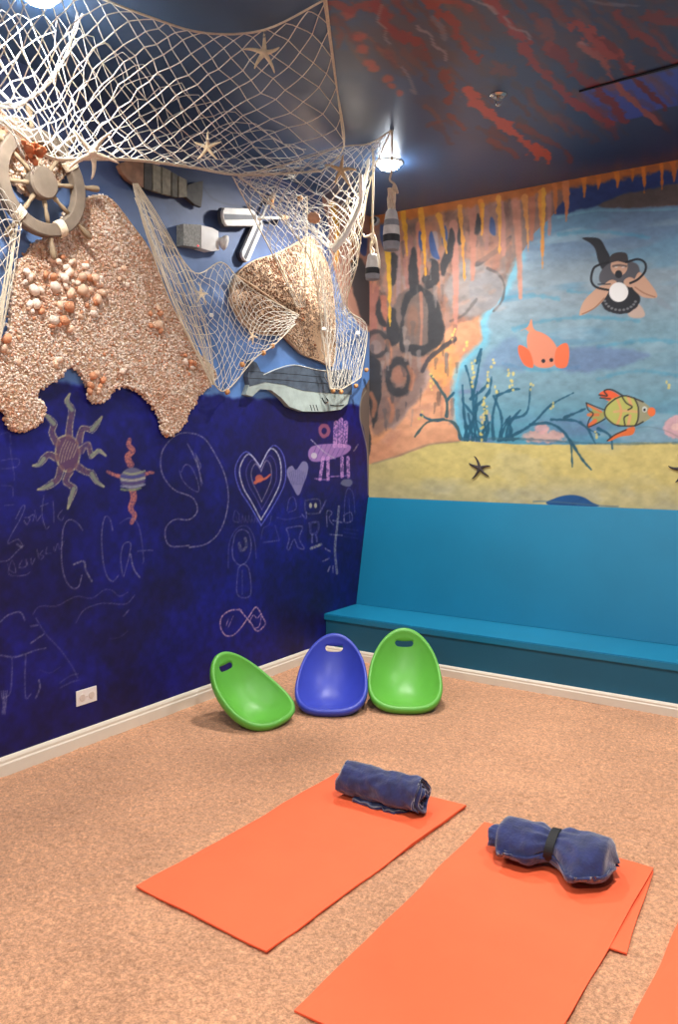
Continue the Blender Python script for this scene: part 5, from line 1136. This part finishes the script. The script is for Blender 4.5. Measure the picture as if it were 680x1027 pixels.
for q in range(5): rp.append([V1(h1, .014 * math.cos(q * 1.26), 186 + q, .014 * math.sin(q * 1.26)), V1(h1, .016 * math.cos(q * 1.26 + .9), 200, .016 * math.sin(q * 1.26 + .9)), V1(h1, .013 * math.cos(q * 1.26 + 1.8), 211, .013 * math.sin(q * 1.26 + 1.8))])
rr_ = [.0055] + [.0085] * 5
tag(tube_obj('hanging_rope', [np.array(p) for p in rp], rr_, m_rope, None, 7), 'knotted rope dropping in front of the lit lamp to the larger buoy', 'rope')
rp = [catmull([V1(h2, 0, 148.5), V1(h2, .002, 180), V1(h2, -.001, 215), V1(h2, 0, 236), V1(h2, -.012, 245), V1(h2, -.010, 256)], 7), catmull([V1(h2, 0, 234), V1(h2, .018, 240), V1(h2, .030, 252), V1(h2, .042, 262), V1(h2, .043, 270)], 6),
      catmull([V1(h2, -.062, 233), V1(h2, -.05, 236), V1(h2, -.02, 236), V1(h2, .008, 233)], 5), catmull([V1(h2, -.01, 237), V1(h2, .010, 242), V1(h2, -.008, 247), V1(h2, .008, 252), V1(h2, 0, 256)], 6)]
tag(tube_obj('hanging_rope', rp, [.0058, .0058, .0058, .006], m_rope, None, 7), 'straight rope beside the white coral branch holding the smaller buoy', 'rope')
# link line from the net to the hooks
for px, py, lab in ((393, 130, 'ceiling hook above the lit lamp where the knotted rope hangs'), (265, 30, 'ceiling hook lifting the net edge above the upper starfish'), (345, 146, 'ceiling hook at the near corner of the hanging net column')):
    c = C_(px, py, ZC); M = axisM((c.x, c.y, c.z), (0, 0, -1), (1, 0, 0)); e = empty('ceiling_hook', tuple(c), lab, 'hook', 'hooks holding the nets')
    lathe('base_plate', [(.010, 0), (.010, .003), (.004, .005)], M, m_bd, e, 12); tube_obj('hook_wire', [[(c.x, c.y, c.z - .003), (c.x, c.y, c.z - .012), (c.x + .008, c.y, c.z - .02), (c.x, c.y, c.z - .027), (c.x - .007, c.y, c.z - .02)]], .002, m_bd, e, 6)
# dark round fixture behind the ropes
fx = onM(377.5, 222, 0); e = empty('round_wall_fixture', tuple(fx), 'small dark round fixture at the wall top behind the hanging ropes', 'wall fixture')
lathe('mount', [(.030, 0), (.030, .02), (.022, .026)], axisM(tuple(fx), (0, -1, 0)), m_bd, e, 20); lathe('lens', [(.020, .024), (.024, .035), (.018, .052), (.006, .058)], axisM(tuple(fx), (0, -1, 0)), m_bb, e, 20)
fx2 = None
# sprinkler
sp = C_(500, 95, ZC); M = axisM(tuple(sp), (0, 0, -1), (1, 0, 0)); e = empty('ceiling_sprinkler', tuple(sp), 'chrome fire sprinkler head on the dark painted ceiling', 'sprinkler')
m_chr = mat('brushed_chrome', (190, 186, 180), .25, metal=.9)
lathe('escutcheon', [(.040, 0), (.038, .004), (.026, .010), (.024, .012), (.020, .008)], M, m_chr, e, 28); lathe('body', [(.009, 0), (.009, .022), (.006, .026)], M, m_chr, e, 14)
tube_obj('frame_arm', [[(sp.x - .009, sp.y, sp.z - .02), (sp.x - .013, sp.y, sp.z - .032), (sp.x, sp.y, sp.z - .046)], [(sp.x + .009, sp.y, sp.z - .02), (sp.x + .013, sp.y, sp.z - .032), (sp.x, sp.y, sp.z - .046)]], .002, m_chr, e, 6)
lathe('deflector', [(.015, .046), (.015, .0475), (.004, .049)], M, m_chr, e, 16)

# ------------------------------------------------------------------ ceiling lamps
m_ring = mat('lamp_trim_white', (232, 232, 230), .5)
def downlight(x, y, power, label, glow=120, r=.064):
    M = axisM((x, y, ZC), (0, 0, -1), (1, 0, 0)); e = empty('recessed_ceiling_light', (x, y, ZC), label, 'ceiling light', 'recessed ceiling lights')
    lathe('trim_ring', [(r, 0), (r + .018, 0), (r + .018, .004), (r + .004, .009), (r, .006)], M, m_ring, e, 32)
    m = mat('lamp_glow', (255, 250, 240), .5, emit=((238, 246, 255), glow)); lathe('bulb', [(r, .001), (r * .97, .014), (r * .78, .030), (r * .4, .040), (.002, .042)], M, m, e, 28)
    ld = bpy.data.lights.new('lamp_light', 'AREA'); ld.shape = 'DISK'; ld.size = r * 2; ld.energy = power; ld.color = (1.0, .955, .90); ld.spread = R_(165)
    lo = bpy.data.objects.new('lamp_light', ld); COL.objects.link(lo); lo.location = (x, y, ZC - .046); attach_light(lo, e)
def attach_light(l, e): l.parent = e; l.matrix_parent_inverse = Matrix.Translation(-Vector(e.location))
la1 = C_(390, 163, ZC)
downlight(la1.x, la1.y, 31, 'bright recessed lamp in the dark ceiling just above the hanging buoys')
la2 = C_(40, -5)
downlight(la2.x, la2.y, 13, 'recessed lamp glowing through the net at the upper left corner')
downlight(2.75, -.95, 19, 'added unseen recessed lamp past the right edge of the ceiling near the mural')  # unseen extra lamp, added because the closed room is dark
downlight(2.6, -3.1, 34, 'added unseen recessed lamp overhead between the camera and the sprinkler')  # added out of view to brighten the room from above
downlight(.9, -5.3, 22, 'added unseen recessed lamp behind the camera over the chalk wall side')  # this one and the next are unseen, added as extra room light
downlight(2.9, -5.3, 26, 'added unseen recessed lamp behind the camera near the plain side wall')

# ------------------------------------------------------------------ render look
w = bpy.data.worlds.new('world'); SC.world = w; w.use_nodes = True
w.node_tree.nodes['Background'].inputs[0].default_value = (.5, .55, .7, 1); w.node_tree.nodes['Background'].inputs[1].default_value = .2
SC.view_settings.view_transform = 'Standard'; SC.view_settings.look = 'None'; SC.view_settings.exposure = 0.53; SC.view_settings.gamma = 1.0; SC.view_settings.use_curve_mapping = False
